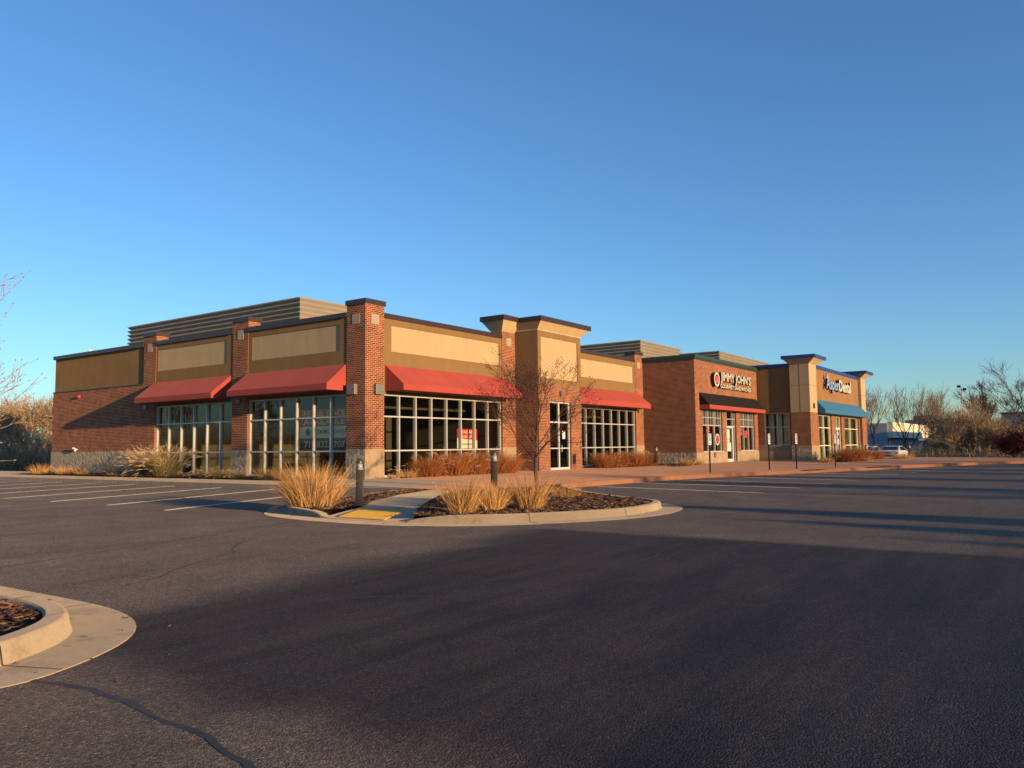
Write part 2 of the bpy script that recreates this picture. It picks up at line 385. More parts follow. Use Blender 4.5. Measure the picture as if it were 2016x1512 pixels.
def polyfill(name, pts, zf, mat, kind='structure'):
    b = MB(); b.add([(p[0], p[1], zf(*p[:2])) for p in pts], [list(range(len(pts)))])
    o = b.build(name, mat); tag(o, kind=kind); return o

# pavement along the buildings: kerb line -> building base line, rising from -.10 to 0
KL = [(-3.1, 60), (-3.1, 23), (-3.1, 10), (-3.1, 0), (-3.1, -4.6)]
KF = smooth_path([(-3.0, -5.8), (-2.6, -6.9), (-1.2, -7.45), (1.4, -7.6), (7.8, -8.1), (12.3, -9.2), (19.3, -11.9), (30.2, -15.2), (37.5, -18.6), (46.5, -24)], 1)
b = MB()
b.quad((-3.1, 60, -.10), (-3.1, -4.6, -.10), (.3, -4.6, .0), (.3, 60, .0))
tag(b.build('side_pavement', CONCW), kind='structure')
def pz(x, y):           # front pavement height by distance behind kerb
    return None
b = MB(); nf = len(KF); inner = []
for (x, y) in KF:
    inner.append((max(x, .3) if x < 35 else x, -2.6 if x < 23 else (-3.2 if x < 35 else -6.6)))
vs = [(x, y, -.10) for x, y in KF] + [(x, y, -.004) for x, y in inner]
b.add(vs, [(i, i+1, nf+i+1, nf+i) for i in range(nf-1)])
b.quad((-3.1, -4.6, -.10), (-3.0, -5.8, -.10), (.3, -2.6, -.004), (.3, -2.6+.001, -.004))
b.quad((.3, -2.6, -.004), (51, -2.6, -.004), (51, .6, -.002), (.3, .6, -.002))
b.quad((-3.1, -4.604, -.10), (.3, -2.6, -.004), (.3, -4.6, 0.0))
tag(b.build('front_pavement', REDC), kind='structure')
b = MB().quad((46.5, -24, -.10), (51.9, -20, -.16), (51.9, 4, -.16), (46.5, 4, -.006))
tag(b.build('end_pavement', REDC), kind='structure')
KP2 = [(.15, -.104, 1), (0.03, -.096, 1), (-.0, -.108, 1), (-.02, -.24, 0), (-.02, -.30, 0)]
sweep(KL, [(-.02, -.30, 0), (-.02, -.115, 1), (0, -.096, 1), (.15, -.096, 1)][::1] if False else [(-.15, -.094, 1), (-.02, -.094, 1), (0, -.112, 1), (.02, -.30, 0)], name='kerb_side', mat=CONCW)
hf = [1]*len(KF)
def ramped(x):
    for a, c in ((16.6, 18.8), (21.6, 23.9)):
        if a <= x <= c: return .12
    return 1
# denser front kerb so the two dropped kerbs read
KFd = []
for a, c in zip(KF, KF[1:]):
    L = math.hypot(c[0]-a[0], c[1]-a[1]); n = max(1, int(L/.6))
    for i in range(n): KFd.append((a[0]+(c[0]-a[0])*i/n, a[1]+(c[1]-a[1])*i/n))
KFd.append(KF[-1])
sweep(KFd, [(-.20, -.092, 1), (-.03, -.092, 1), (0, -.115, 1), (.03, -.30, 0)], hf=[1 if ramped(p[0]) == 1 else .62 for p in KFd], name='kerb_front', mat=REDK)

# the planted peninsula in front of the corner
K1 = [(-3.1, -4.75), (-6, -5.75), (-8.2, -6.5), (-9.1, -6.95), (-9.6, -7.55), (-9.82, -8.3), (-9.9, -8.85), (-9.95, -9.1), (-9.97, -10.2), (-9.86, -11.1), (-9.78, -11.35), (-9.5, -12.0), (-9.05, -12.6), (-8.5, -13.06), (-7.6, -13.62), (-6.72, -13.97), (-5.9, -14.05), (-5.03, -13.93), (-4.35, -13.68), (-3.9, -13.25), (-3.55, -12.6), (-3.1, -11.8), (-1.5, -9.9), (.3, -8.35), (1.3, -7.75)]
H1 = [1]*6+[.8, .08, .05, .05, .55]+[1]*14
KS = smooth_path([(x, y, ) for x, y in K1], 2)
def hfun(p):
    return min(zip(K1, H1), key=lambda q: (q[0][0]-p[0])**2+(q[0][1]-p[1])**2)
HS = H1
for _ in range(2):
    q = [HS[0]]
    for a, c in zip(HS, HS[1:]): q += [a*.75+c*.25, a*.25+c*.75]
    q.append(HS[-1]); HS = q
sweep(KS[::-1], KPROF, hf=HS[::-1], name='kerb_peninsula')  if False else sweep(KS, [(-o, z, r) for o, z, r in KPROF] if False else KPROF, hf=HS, name='kerb_peninsula')
joints(KS, KPROF, HS, [(-9.85, -11.2), (-8.5, -13.06), (-6.72, -13.97), (-5.03, -13.93), (-3.9, -13.25), (-9.82, -8.3), (-7.2, -6.2)])
def inset(path, d):
    P = [Vector((p[0], p[1], 0)) for p in path]; out = []
    for i in range(len(P)):
        t = (P[min(i+1, len(P)-1)]-P[max(i-1, 0)]).normalized(); out.append((P[i].x-t.y*d, P[i].y+t.x*d))
    return out
WL = [(-9.85, -8.95), (-8.4, -8.56), (-7.6, -8.02), (-5.5, -6.9), (-3.0, -5.95)]
WR = [(-9.78, -11.25), (-8.6, -10.35), (-7.5, -9.55), (-5.5, -8.2), (-2.7, -6.75)]
WZ = [-.232, -.14, -.088, -.088, -.092]
b = MB(); b.add([(*p, z) for p, z in zip(WL, WZ)]+[(*p, z) for p, z in zip(WR, WZ)], [(i+5, i+6, i+1, i) for i in range(4)])
b.add([(-9.95, -8.85, -.236), (-9.97, -10.2, -.236), (-9.84, -11.3, -.236), (*WR[0], WZ[0]), (*WL[0], WZ[0])], [(0, 1, 2, 3, 4)])
tag(b.build('walkway', CONC), kind='structure')
INS = inset(KS, .14)
bedL = [p for p in INS if p[1] > -8.95 and p[0] < -3.0 and p[1] > p[0]*.42-5.05] + [WL[0], WL[1], WL[2], WL[3], WL[4]]
bedL = [(-3.1, -4.9)] + [p for p in inset(KS, .14) if p[1] > -8.7 and p[0] < -3.2 and KS.index(KS[0]) == 0][:60]
bedL = [p for i, p in enumerate(INS) if KS[i][1] > -8.75 and KS[i][0] < -3.0] + WL[1:]
bedR = [p for i, p in enumerate(INS) if KS[i][1] < -11.2 or KS[i][0] > -3.4] 
bedR = [p for p in bedR if not (p[0] < -3 and p[1] > -9)] + [(-1.2, -7.55), (-2.4, -7.0)] + WR[::-1][1:-1]
def clean(p): 
    q = []
    for a in p:
        if not q or (abs(a[0]-q[-1][0])+abs(a[1]-q[-1][1])) > .02: q.append(a)
    return q
bedL, bedR = clean(bedL), clean(bedR)
def inpoly(x, y, P):
    r = False; j = len(P)-1
    for i in range(len(P)):
        if (P[i][1] > y) != (P[j][1] > y) and x < (P[j][0]-P[i][0])*(y-P[i][1])/(P[j][1]-P[i][1])+P[i][0]: r = not r
        j = i
    return r
def mulch(name, poly, z, count, size, seed, zh=.03):
    rn = random.Random(seed); b = MB(); b.mi = 0
    b.add([(p[0], p[1], z) for p in poly], [list(range(len(poly)))]); b.mi = 1
    x0, x1 = min(p[0] for p in poly), max(p[0] for p in poly); y0, y1 = min(p[1] for p in poly), max(p[1] for p in poly)
    k = 0
    while k < count:
        x, y = rn.uniform(x0, x1), rn.uniform(y0, y1)
        if not inpoly(x, y, poly): continue
        k += 1; a = rn.uniform(0, math.pi); L = size*rn.uniform(.4, 1.3); W = size*rn.uniform(.12, .3); zz = z+rn.uniform(.003, zh)
        d = Vector((math.cos(a), math.sin(a), rn.uniform(-.25, .25)))*L/2; e = Vector((-math.sin(a), math.cos(a), rn.uniform(-.4, .4)))*W/2
        c = Vector((x, y, zz)); t = Vector((0, 0, W*.3))
        b.add([c-d-e, c+d-e, c+d+e, c-d+e, c-d-e+t, c+d-e+t, c+d+e+t, c-d+e+t], [(4, 5, 6, 7), (0, 1, 5, 4), (1, 2, 6, 5), (2, 3, 7, 6), (3, 0, 4, 7)])
    o = b.build(name, [MULCHM, CHIP]); tag(o, kind='stuff'); o['label'] = 'dark shredded bark mulch'; return o
mulch('mulch', bedR, -.125, 5200, .11, 1)
mulch('mulch', bedL, -.125, 2200, .11, 2)
# tactile pad
def tactile():
    m, nt, p = newmat('tactile_yellow'); c = coord(nt, 'UV')
    nt.links.new(ramp(nt, noise(nt, c, 5, 4), [(.3, (.52, .31, .04)), (.7, (.64, .40, .06))]), p.inputs['Base Color']); p.inputs['Roughness'].default_value = .7
    return m
TAC = tactile()
pad = thing('tactile_pad', 'yellow dimpled warning pad set in the kerb ramp', 'tactile pad', (-9.3, -9.7, -.2))
A, Bp, Cp, D = Vector((-9.82, -9.36, -.222)), Vector((-9.82, -10.62, -.222)), Vector((-8.78, -10.1, -.164)), Vector((-8.78, -8.88, -.164))
MB().prism([A, Bp, Cp, D], (0, 0, .012)).build('mat', TAC, pad)
b = MB()
for i in range(22):
    for j in range(18):
        s, t = (i+.5)/22, (j+.5)/18
        p = (A*(1-s)+Bp*s)*(1-t)+(D*(1-s)+Cp*s)*t+Vector((0, 0, .012))
        b.lathe(p, [(.016, -.002), (.014, .006), (.009, .009)], 6)
o = b.build('domes', TAC, pad); o['kind'] = 'stuff'
# near-left planted island
K2 = [(-18.4, -15.55), (-18.1, -15.42), (-17.73, -15.15), (-17.48, -14.75), (-17.36, -14.2), (-17.36, -13.4), (-17.4, -12), (-17.4, -9), (-17.5, -7.4), (-18.1, -6.6), (-18.9, -6.6), (-19.6, -7.2), (-19.8, -8.5), (-19.8, -13.6), (-19.55, -14.9), (-19.0, -15.5)]
q = K2+[K2[0]]; q = smooth_path(q, 2)[:-1]
sweep(q, KPROF, closed=True, name='kerb_island')
joints(q, KPROF, None, [(-17.36, -13.9), (-18.3, -15.5), (-17.4, -11)])
def inset_c(path, d):
    n = len(path); out = []
    for i in range(n):
        a, c = Vector((*path[(i-1) % n], 0)), Vector((*path[(i+1) % n], 0)); t = (c-a).normalized(); out.append((path[i][0]-t.y*d, path[i][1]+t.x*d))
    return out
mulch('mulch', clean(inset_c(q, .15)), -.155, 6500, .085, 3)
rl = random.Random(44); b = MB()
for path, o0, o1, n in ((KS, .05, 1.6, 150), (q, .05, 1.5, 90)):
    for _ in range(n):
        i = rl.randrange(1, len(path)-1); a, c = path[i-1], path[i+1]; t = Vector((c[0]-a[0], c[1]-a[1], 0)).normalized(); o_ = o0+(o1-o0)*rl.random()**2.5
        p = Vector((path[i][0]+t.y*o_+t.x*rl.uniform(-.15, .15), path[i][1]-t.x*o_+t.y*rl.uniform(-.15, .15), -.238 if o_ < .47 else -.247)); an = rl.uniform(0, 6.28); L = rl.uniform(.012, .035)
        d = Vector((math.cos(an), math.sin(an), 0))*L; e = Vector((-math.sin(an), math.cos(an), 0))*L*.45; u_ = Vector((0, 0, rl.uniform(.002, .012)))
        b.add([p-d, p-e+u_*.4, p+d+u_, p+e+u_*.4], [(0, 1, 2, 3)])
tag(b.build('leaf_litter', CHIP), 'dead leaves scattered along the kerbs', None, None, 'stuff')
# planting beds against the walls
def bed(x0, x1, y0, y1, seed, n=500):
    mulch('mulch', [(x0, y0), (x1, y0), (x1, y1), (x0, y1)], .006, n, .09, seed, .02)
mulch('mulch', [(-1.55, 1.2), (-.06, 1.2), (-.06, 23.5), (-1.75, 23.5)], .002, 1500, .09, 11)
mulch('mulch', [(1.2, -.95), (8.3, -.95), (8.3, -.06), (1.2, -.06)], .004, 800, .09, 12)
mulch('mulch', [(14.2, -2.2), (22.9, -3.4), (22.9, -.06), (14.2, -.06)], .004, 700, .09, 13)
mulch('mulch', [(18.3, -4.4), (22.9, -3.9), (22.9, -3.42), (18.3, -3.42)], .004, 200, .09, 14)
mulch('mulch', [(36.2, -8.7), (50.5, -8.7), (50.5, -7.0), (36.2, -7.0)], .004, 500, .09, 15)

# painted markings and tar seams
b = MB()
def stripe(x0, y0, x1, y1, wd=.12, z=-.246):
    d = Vector((x1-x0, y1-y0, 0)).normalized(); n = Vector((-d.y, d.x, 0))*wd/2
    p, q = Vector((x0, y0, z)), Vector((x1, y1, z)); b.quad(p-n, q-n, q+n, p+n)
for k in range(-1, 9):
    y = 1.15+2.93*k
    if k == -1: stripe(-10.3, -4.15, -5.5, -2.55)
    else: stripe(-10.05, y-2.32, -3.14, y)
for k in range(9): 
    x = 2.9+2.9*k; stripe(x, -8.0-.17*x*(k > 2) - .35*(k > 4), x-1.3, -14.0-.2*k)
tag(b.build('parking_stripes', STRIPE), kind='structure')
b = MB()
def seam(pts, wd, z=-.247, seed=1):
    rn = random.Random(seed); P = []
    for (a, c) in zip(pts, pts[1:]):
        n = max(2, int(math.hypot(c[0]-a[0], c[1]-a[1])/.12))
        P += [(a[0]+(c[0]-a[0])*i/n, a[1]+(c[1]-a[1])*i/n) for i in range(n)]
    P.append(pts[-1]); k = len(P); vs = []
    for i, (x, y) in enumerate(P):
        a, c = P[max(i-1, 0)], P[min(i+1, k-1)]; t = Vector((c[0]-a[0], c[1]-a[1], 0)).normalized(); h = wd*rn.uniform(.55, 1.25)/2; j = rn.uniform(-.3, .3)*wd
        vs += [(x-t.y*(h+j), y+t.x*(h+j), z), (x+t.y*(h-j), y-t.x*(h-j), z)]
    b.add(vs, [(2*i, 2*i+1, 2*i+3, 2*i+2) for i in range(k-1)])
seam([(-18.32, -15.95), (-18.2, -16.5), (-18.22, -17.0), (-18.27, -17.4), (-18.28, -17.75), (-18.42, -18.3), (-18.4, -19.5), (-18.3, -22)], .045, seed=2)
seam([(-19.5, -11.6), (-16.34, -10.69), (-13, -9.75), (-10.5, -9.0)], .06, seed=3)
seam([(-8.74, -14.4), (-9.23, -15.91), (-9.57, -18.26), (-9.54, -20.64), (-9.6, -26)], .03, seed=4)
seam([(2.0, -14.0), (4.2, -16.5), (4.0, -19), (5.5, -22)], .04, seed=6)
seam([(9.0, -16.2), (10.2, -16.6), (10.6, -17.5), (12.5, -18.2), (14, -21)], .05, seed=7)
seam([(16, -15.0), (18, -15.6), (19, -17), (22, -17.5)], .05, seed=8)
rc = random.Random(9)
def crack(x, y, a, L, wd):
    pts = [(x, y)]
    for _ in range(max(3, int(L/.5))):
        a += rc.gauss(0, .28); x += .5*math.cos(a); y += .5*math.sin(a); pts.append((x, y))
    seam(pts, wd, seed=rc.randrange(999))
for q_ in ((-14.8, -17.2, 2.0, 3.5, .012), (-16.2, -13.2, .4, 4, .014), (-13.0, -16.5, -.6, 4, .012), (-8.0, -17.0, -.7, 5, .02), (-5.5, -15.5, -.4, 6, .022), (-12.5, -6.5, 1.8, 5, .02), (-9, -2.5, 2.8, 4, .02), (3.0, -11.5, -.3, 5, .025), (8.5, -13.5, .3, 5, .03), (-15.6, -6.0, .3, 6, .018), (-11.5, -18.5, .9, 3, .01)):
    crack(*q_)
tag(b.build('tar_seams', TAR), kind='structure')

# ------------------------------------------------------------------ building helpers
def awning(bld, axis, a0, a1, plane, proj, zt, zf, zb, mat, vmat=None, name='awning'):
    """profile against a wall; axis 'x': wall runs along X, outward -Y; 'y': wall runs along Y, outward -X"""
    def P(s, d, z): return (s, plane-d, z) if axis == 'x' else (plane-d, s, z)
    prof = [(0, zt), (proj, zf), (proj, zb), (0, zb)]
    if vmat: prof = [(0, zt), (proj, zf), (0, zf)]
    b = MB(); b.prism([P(a0, d, z) for d, z in prof], Vector(P(a1, 0, 0))-Vector(P(a0, 0, 0)))
    n = max(2, round((a1-a0)/1.45)); L = math.hypot(proj, zt-zf); nx, nz = (zt-zf)/L*.003, proj/L*.003
    for i in range(1, n):                       # sewn seams
        s = a0+(a1-a0)*i/n
        b.prism([P(s-.012, nx, zt+nz), P(s+.012, nx, zt+nz), P(s+.012, proj+nx, zf+nz), P(s-.012, proj+nx, zf+nz)], P(0, nx*-1.2, -nz*1.2) if axis == 'x' and False else (Vector(P(0, nx, nz))-Vector(P(0, 0, 0)))*-1.2)
    o = b.build(name, mat, bld)
    if vmat:
        v = MB(); v.prism([P(a0-.004, d, z) for d, z in [(0, zf), (proj+.012, zf), (proj+.012, zb), (0, zb)]], Vector(P(a1+.008, 0, 0))-Vector(P(a0, 0, 0)))
        v.build('valance', vmat, o)
    return o
def window(bld, axis, a0, a1, plane, z0, z1, cols, rows, depth=.13, bar=.055, mat=ALU, glass=None, name='window', extra=None):
    """aluminium grid; plane = outer face, goes inward"""
    glass = glass or GLASS
    b = MB()
    def bx(s0, s1, d0, d1, zz0, zz1):
        if axis == 'x': b.box(s0, s1, plane+d0, plane+d1, zz0, zz1)
        else: b.box(plane+d0, plane+d1, s0, s1, zz0, zz1)
    vs = cols if isinstance(cols, (list, tuple)) else [a0+(a1-a0)*i/cols for i in range(cols+1)]
    for i, s in enumerate(vs):
        c = s+(bar/2 if i == 0 else (-bar/2 if i == len(vs)-1 else 0)); bx(c-bar/2, c+bar/2, 0, depth, z0, z1)
    zs = [z0]+list(rows)+[z1]
    for i, z in enumerate(zs):
        c = z+(bar/2 if i == 0 else (-bar/2 if i == len(zs)-1 else 0))
        for k in range(len(vs)-1):
            l = vs[k]+(bar if k == 0 else bar/2); r = vs[k+1]-(bar if k == len(vs)-2 else bar/2)
            bx(l, r, .004, depth-.004, c-bar/2, c+bar/2)
    if extra: extra(bx)
    f = b.build(name, mat, bld)
    b = MB(); bx(a0+.01, a1-.01, depth*.62, depth*.62+.012, z0+.01, z1-.01); b.build('pane', glass, f)
    return f
def wall_box(bld, name, mat, boxes, bevel=0):
    if name in ('stone_base', 'sill', 'brick_side', 'roof_unit', 'sign_band', 'rear_wall', 'interior_partition', 'interior', 'roof', 'end_wall', 'ledge', 'stucco_side') and len(boxes) > 1:
        for q in boxes: o = MB().box(*q).build(name, mat, bld, bevel=bevel)
        return o
    b = MB()
    for q in boxes: b.box(*q)
    return b.build(name, mat, bld, bevel=bevel)
def framed(bld, axis, a0, a1, plane, z0, z1, p0, p1, pz0, pz1, mat, pmat, rec=.12, th=.3, name='fascia_wall'):
    """stucco band with a recessed panel"""
    b = MB(); c = MB()
    def bx(B, s0, s1, d0, d1, zz0, zz1):
        if axis == 'x': B.box(s0, s1, plane+d0, plane+d1, zz0, zz1)
        else: B.box(plane+d0, plane+d1, s0, s1, zz0, zz1)
    bx(b, a0, a1, 0, th, z0, pz0); bx(b, a0, a1, 0, th, pz1, z1); bx(b, a0, p0, 0, th, pz0, pz1); bx(b, p1, a1, 0, th, pz0, pz1)
    f = b.build(name, mat, bld); bx(c, p0, p1, rec, th-.02, pz0, pz1); c.build('panel', pmat, f); return f
def text(b, s, height, mat_i, o, ux, nrm, depth=.02, bold=0, width=None, align='L'):
    """adds extruded lettering to MB b: o = lower-left (or centre) of baseline, ux = reading direction, nrm = facing"""
    cu = bpy.data.curves.new('t', 'FONT'); cu.body = s; cu.size = 1; cu.extrude = 0; cu.offset = bold; cu.resolution_u = 2
    ob = bpy.data.objects.new('t', cu); COL.objects.link(ob); dg = bpy.context.evaluated_depsgraph_get(); dg.update()
    me = ob.evaluated_get(dg).to_mesh()
    V = [v.co.copy() for v in me.vertices]; F = [list(p.vertices) for p in me.polygons]
    ob.evaluated_get(dg).to_mesh_clear(); bpy.data.objects.remove(ob); bpy.data.curves.remove(cu)
    if not V: return
    x0, x1 = min(v.x for v in V), max(v.x for v in V); cap = .69
    sy = height/cap; sx = (width/(x1-x0)) if width else sy
    ux, nrm = Vector(ux), Vector(nrm); uz = Vector((0, 0, 1)); o = Vector(o)
    if align == 'C': o = o-ux*(x1-x0)*sx/2
    W = [o+ux*((v.x-x0)*sx)+uz*(v.y*sy) for v in V]
    n = len(W); mi = b.mi; b.mi = mat_i
    b.add([p+nrm*depth for p in W], F)
    edges = {}
    for f in F:
        for i in range(len(f)):
            a, c = f[i], f[(i+1) % len(f)]; edges[(a, c)] = 1
    b.mi = mat_i if depth < .05 else mat_i+1
    base = len(b.v); b.v += [tuple(p) for p in W]+[tuple(p+nrm*depth) for p in W]
    for (a, c) in edges:
        if (c, a) not in edges: b.f.append([base+a, base+c, base+n+c, base+n+a]); b.m.append(b.mi)
    b.mi = mi

# ------------------------------------------------------------------ main retail building
ZC0, ZC1, ZH, ZT1, ZT2, ZST = 6.04, 6.225, 3.15, 2.305, 1.006, 1.087
bld = thing('retail_building', 'long brick and brown stucco retail building with red awnings nearest the camera', 'building')
def pier(x0, x1, y0, y1, ztop, cap=True, oh=.045, faces='xy', tile=(), name='brick_pier', zb=ZST):
    b = MB(); b.box(x0, x1, y0, y1, zb, ztop); p = b.build(name, BRICK, bld)
    s = MB(); s.mi = 0; s.box(x0-.012, x1+.012, y0-.012, y1+.012, -.12, zb)
    # split face on the -X side, smooth on the -Y side
    s.m = [0]*6; s.m[5] = 1
    s.build('stone_base', [STONE, SPLIT], p)
    if cap: MB().box(x0-oh, x1+oh, y0-oh, y1+oh, ztop, ztop+.19).build('cap', BRONZE, p)
    for t in tile:
        MB().box(*t).build('accent_tile', TILE, p)
    return p
pier(0, .984, 0, .984, 6.47, tile=[(-.012, .03, .29, .69, 5.74, 6.12), (.30, .70, -.012, .03, 5.74, 6.12)])
pier(0, .62, 6.924, 7.963, 6.50, tile=[(-.012, .03, 7.25, 7.65, 5.75, 6.14)])
pier(0, .62, 13.852, 14.888, 6.50, tile=[(-.012, .03, 14.18, 14.58, 5.75, 6.14)])
pf = pier(8.557, 9.598, 0, .62, 6.40, cap=False, tile=[(8.9, 9.3, -.012, .03, 5.75, 6.12)])
pier(21.98, 22.995, 0, .62, 6.50, tile=[(22.29, 22.69, -.012, .03, 5.70, 6.05)])
MB().frus((8.56, 9.598, -.003, .62), 6.40, (8.21, 9.598, -.36, .9), 6.85).build('flared_head', PANEL, pf)
MB().box(8.15, 9.30, -.42, .95, 6.85, 7.07).build('cap', BRONZE, pf)
# left side bays
for (y0, y1, p0, p1) in ((.984, 6.924, 1.41, 6.67), (7.963, 13.852, 8.42, 13.69)):
    framed(bld, 'y', y0, y1, .02, ZH, ZC0, p0, p1, 4.80, 5.80, EIFS, PANEL, rec=.024)
    window(bld, 'y', y0, y1, .1, .03, ZH, 6, [ZT2, ZT1], depth=.15)
    wall_box(bld, 'sill', CONC, [(.04, .3, y0, y1, -.12, .03)])
    wall_box(bld, 'coping', BRONZE, [(-.045, .36, y0+.002, y1-.002, ZC0, ZC1)])
# left solid wall
ye, ys_ = 23.744, 14.888
wall_box(bld, 'stone_base', SPLIT, [(-.02, .35, ys_+.012, ye, -.12, ZST)])
wall_box(bld, 'brick_wall', BRICK, [(.0, .35, ys_, ye-.01, ZST, 4.26)])
wall_box(bld, 'stucco_wall', EIFS, [(.06, .35, ys_, ye-.04, 4.26, ZC0)])
wall_box(bld, 'trim', BRONZE, [(-.03, .1, ys_, ye, 4.235, 4.285)])
wall_box(bld, 'coping', BRONZE, [(-.045, .36, ys_+.045, ye+.05, ZC0, ZC1)])
# front bays
framed(bld, 'x', .984, 8.557, .02, ZH, ZC0, 1.39, 8.37, 4.79, 5.79, EIFS, PANEL, rec=.03)
window(bld, 'x', .984, 8.557, .1, .03, ZH, 8, [ZT2, ZT1], depth=.15)
wall_box(bld, 'sill', CONC, [(.984, 8.557, .04, .3, -.12, .03)])
wall_box(bld, 'coping', BRONZE, [(.99, 8.55, -.045, .36, ZC0, ZC1)])
framed(bld, 'x', 13.45, 21.98, .02, ZH, ZC0, 13.9, 21.75, 4.76, 5.73, EIFS, PANEL, rec=.03)
window(bld, 'x', 13.45, 21.98, .1, .03, ZH, 9, [ZT2, ZT1], depth=.15)
wall_box(bld, 'sill', CONC, [(13.45, 21.98, .04, .3, -.12, .03)])
wall_box(bld, 'coping', BRONZE, [(13.48, 21.93, -.045, .36, ZC0, ZC1)])
# entrance tower
ty = -1.273
twr = wall_box(bld, 'entrance_tower', BRICK, [(9.6, 10.556, ty, ty+.35, -.05, 3.9), (12.457, 13.45, ty, ty+.35, -.05, 3.9), (10.556, 12.457, ty, ty+.35, 3.21, 3.9), (9.6, 9.95, ty+.35, .6, -.05, 3.9), (13.1, 13.45, ty+.35, .6, -.05, 3.9)])
b = MB(); b.box(9.6, 9.86, ty, ty+.3, 3.9, 6.43); b.box(13.14, 13.45, ty, ty+.3, 3.9, 6.43); b.box(9.86, 13.14, ty, ty+.3, 3.9, 4.26); b.box(9.86, 13.14, ty, ty+.3, 6.18, 6.43)
b.box(9.6, 9.9, ty+.3, .7, 3.9, 6.43); b.box(13.15, 13.45, ty+.3, .7, 3.9, 6.43); b.box(9.9, 13.15, .4, .7, 3.9, 6.43)
b.build('stucco_upper', EIFS, twr)
MB().box(9.86, 13.14, ty+.04, ty+.28, 4.26, 6.18).build('panel', PANEL, twr)
MB().box(9.57, 13.48, ty-.03, .73, 3.86, 3.92).build('trim', REDK, twr)
MB().box(9.57, 13.48, ty-.03, .73, 6.43, 6.50).build('light_band', PANEL, twr)
MB().frus((9.6, 13.45, ty, .7), 6.50, (9.33, 13.78, ty-.36, 1.0), 6.82).build('flared_head', PANEL, twr)
MB().box(9.28, 13.84, ty-.42, 1.06, 6.82, 7.04).build('cap', BRONZE, twr)
# glass door of the tower
b = MB()
for s0, s1 in ((10.556, 10.63), (12.38, 12.457), (11.46, 11.55)): b.box(s0, s1, ty+.1, ty+.2, 0, 3.21)
for z0, z1 in ((3.14, 3.21), (2.2, 2.27), (0, .10)):
    b.box(10.63, 11.46, ty+.105, ty+.195, z0, z1); b.box(11.55, 12.38, ty+.105, ty+.195, z0, z1)
b.box(10.63, 11.46, ty+.105, ty+.195, .98, 1.03); b.box(11.55, 12.38, ty+.105, ty+.195, .98, 1.03)
b.box(10.50, 12.50, ty+.02, ty+.3, -.05, 0)
dr = b.build('entrance_door', WHITEF, bld)
MB().box(10.6, 12.4, ty+.145, ty+.155, .02, 3.2).build('pane', GLASS, dr)
for x in (11.40, 11.62): MB().tube([(x, ty+.1, .85), (x, ty+.02, .85), (x, ty+.02, 1.15), (x, ty+.1, 1.15)], .014, 6).build('handle', ALU, dr)
MB().box(11.85, 12.1, ty+.135, ty+.143, 1.45, 1.83).build('notice', WHITE, dr)
MB().box(11.40, 11.55, ty-.13, ty-.002, 3.48, 3.70).build('wall_lamp', GREYM, bld)
# awnings
awning(bld, 'y', 1.03, 7.03, .018, .95, 4.27, 3.50, 3.27, RED)
awning(bld, 'y', 8.1, 14.0, .018, .95, 4.27, 3.50, 3.27, RED)
awning(bld, 'x', 1.05, 8.76, .018, .95, 4.25, 3.49, 3.26, RED)
awning(bld, 'x', 13.55, 22.08, .018, .95, 4.21, 3.51, 3.23, RED)
# lamps, bell, camera on the walls
for q in ((-.16, -.002, .40, .82, 3.10, 3.49), (.42, .80, -.16, -.002, 3.10, 3.49), (-.12, -.002, 7.32, 7.6, 3.05, 3.22), (-.12, -.002, 14.4, 14.66, 3.06, 3.24), (22.2, 22.45, -.12, -.002, 3.0, 3.2)):
    wall_box(bld, 'wall_lamp', GREYM, [q], bevel=.012)
MB().box(-.10, -.003, 20.82, 20.98, 3.87, 3.98).build('fire_bell', SIGNR, bld)
b = MB(); b.lathe((-.12, 20.95, 1.20), [(.02, -.10), (.055, -.08), (.065, 0), (.05, .05), (.02, .07)], 10); b.box(-.10, -.01, 20.9, 21.0, 1.17, 1.22); b.tube([(-.1, 21.05, 1.22), (-.16, 21.12, 1.28)], .05, 8)
b.build('floodlight', WHITE, bld)
b = MB(); b.lathe((.6, 21.2, 6.22), [(.03, 0), (.03, .10), (.09, .13), (.10, .2), (.05, .25)], 12); b.build('roof_vent', WHITE, bld)
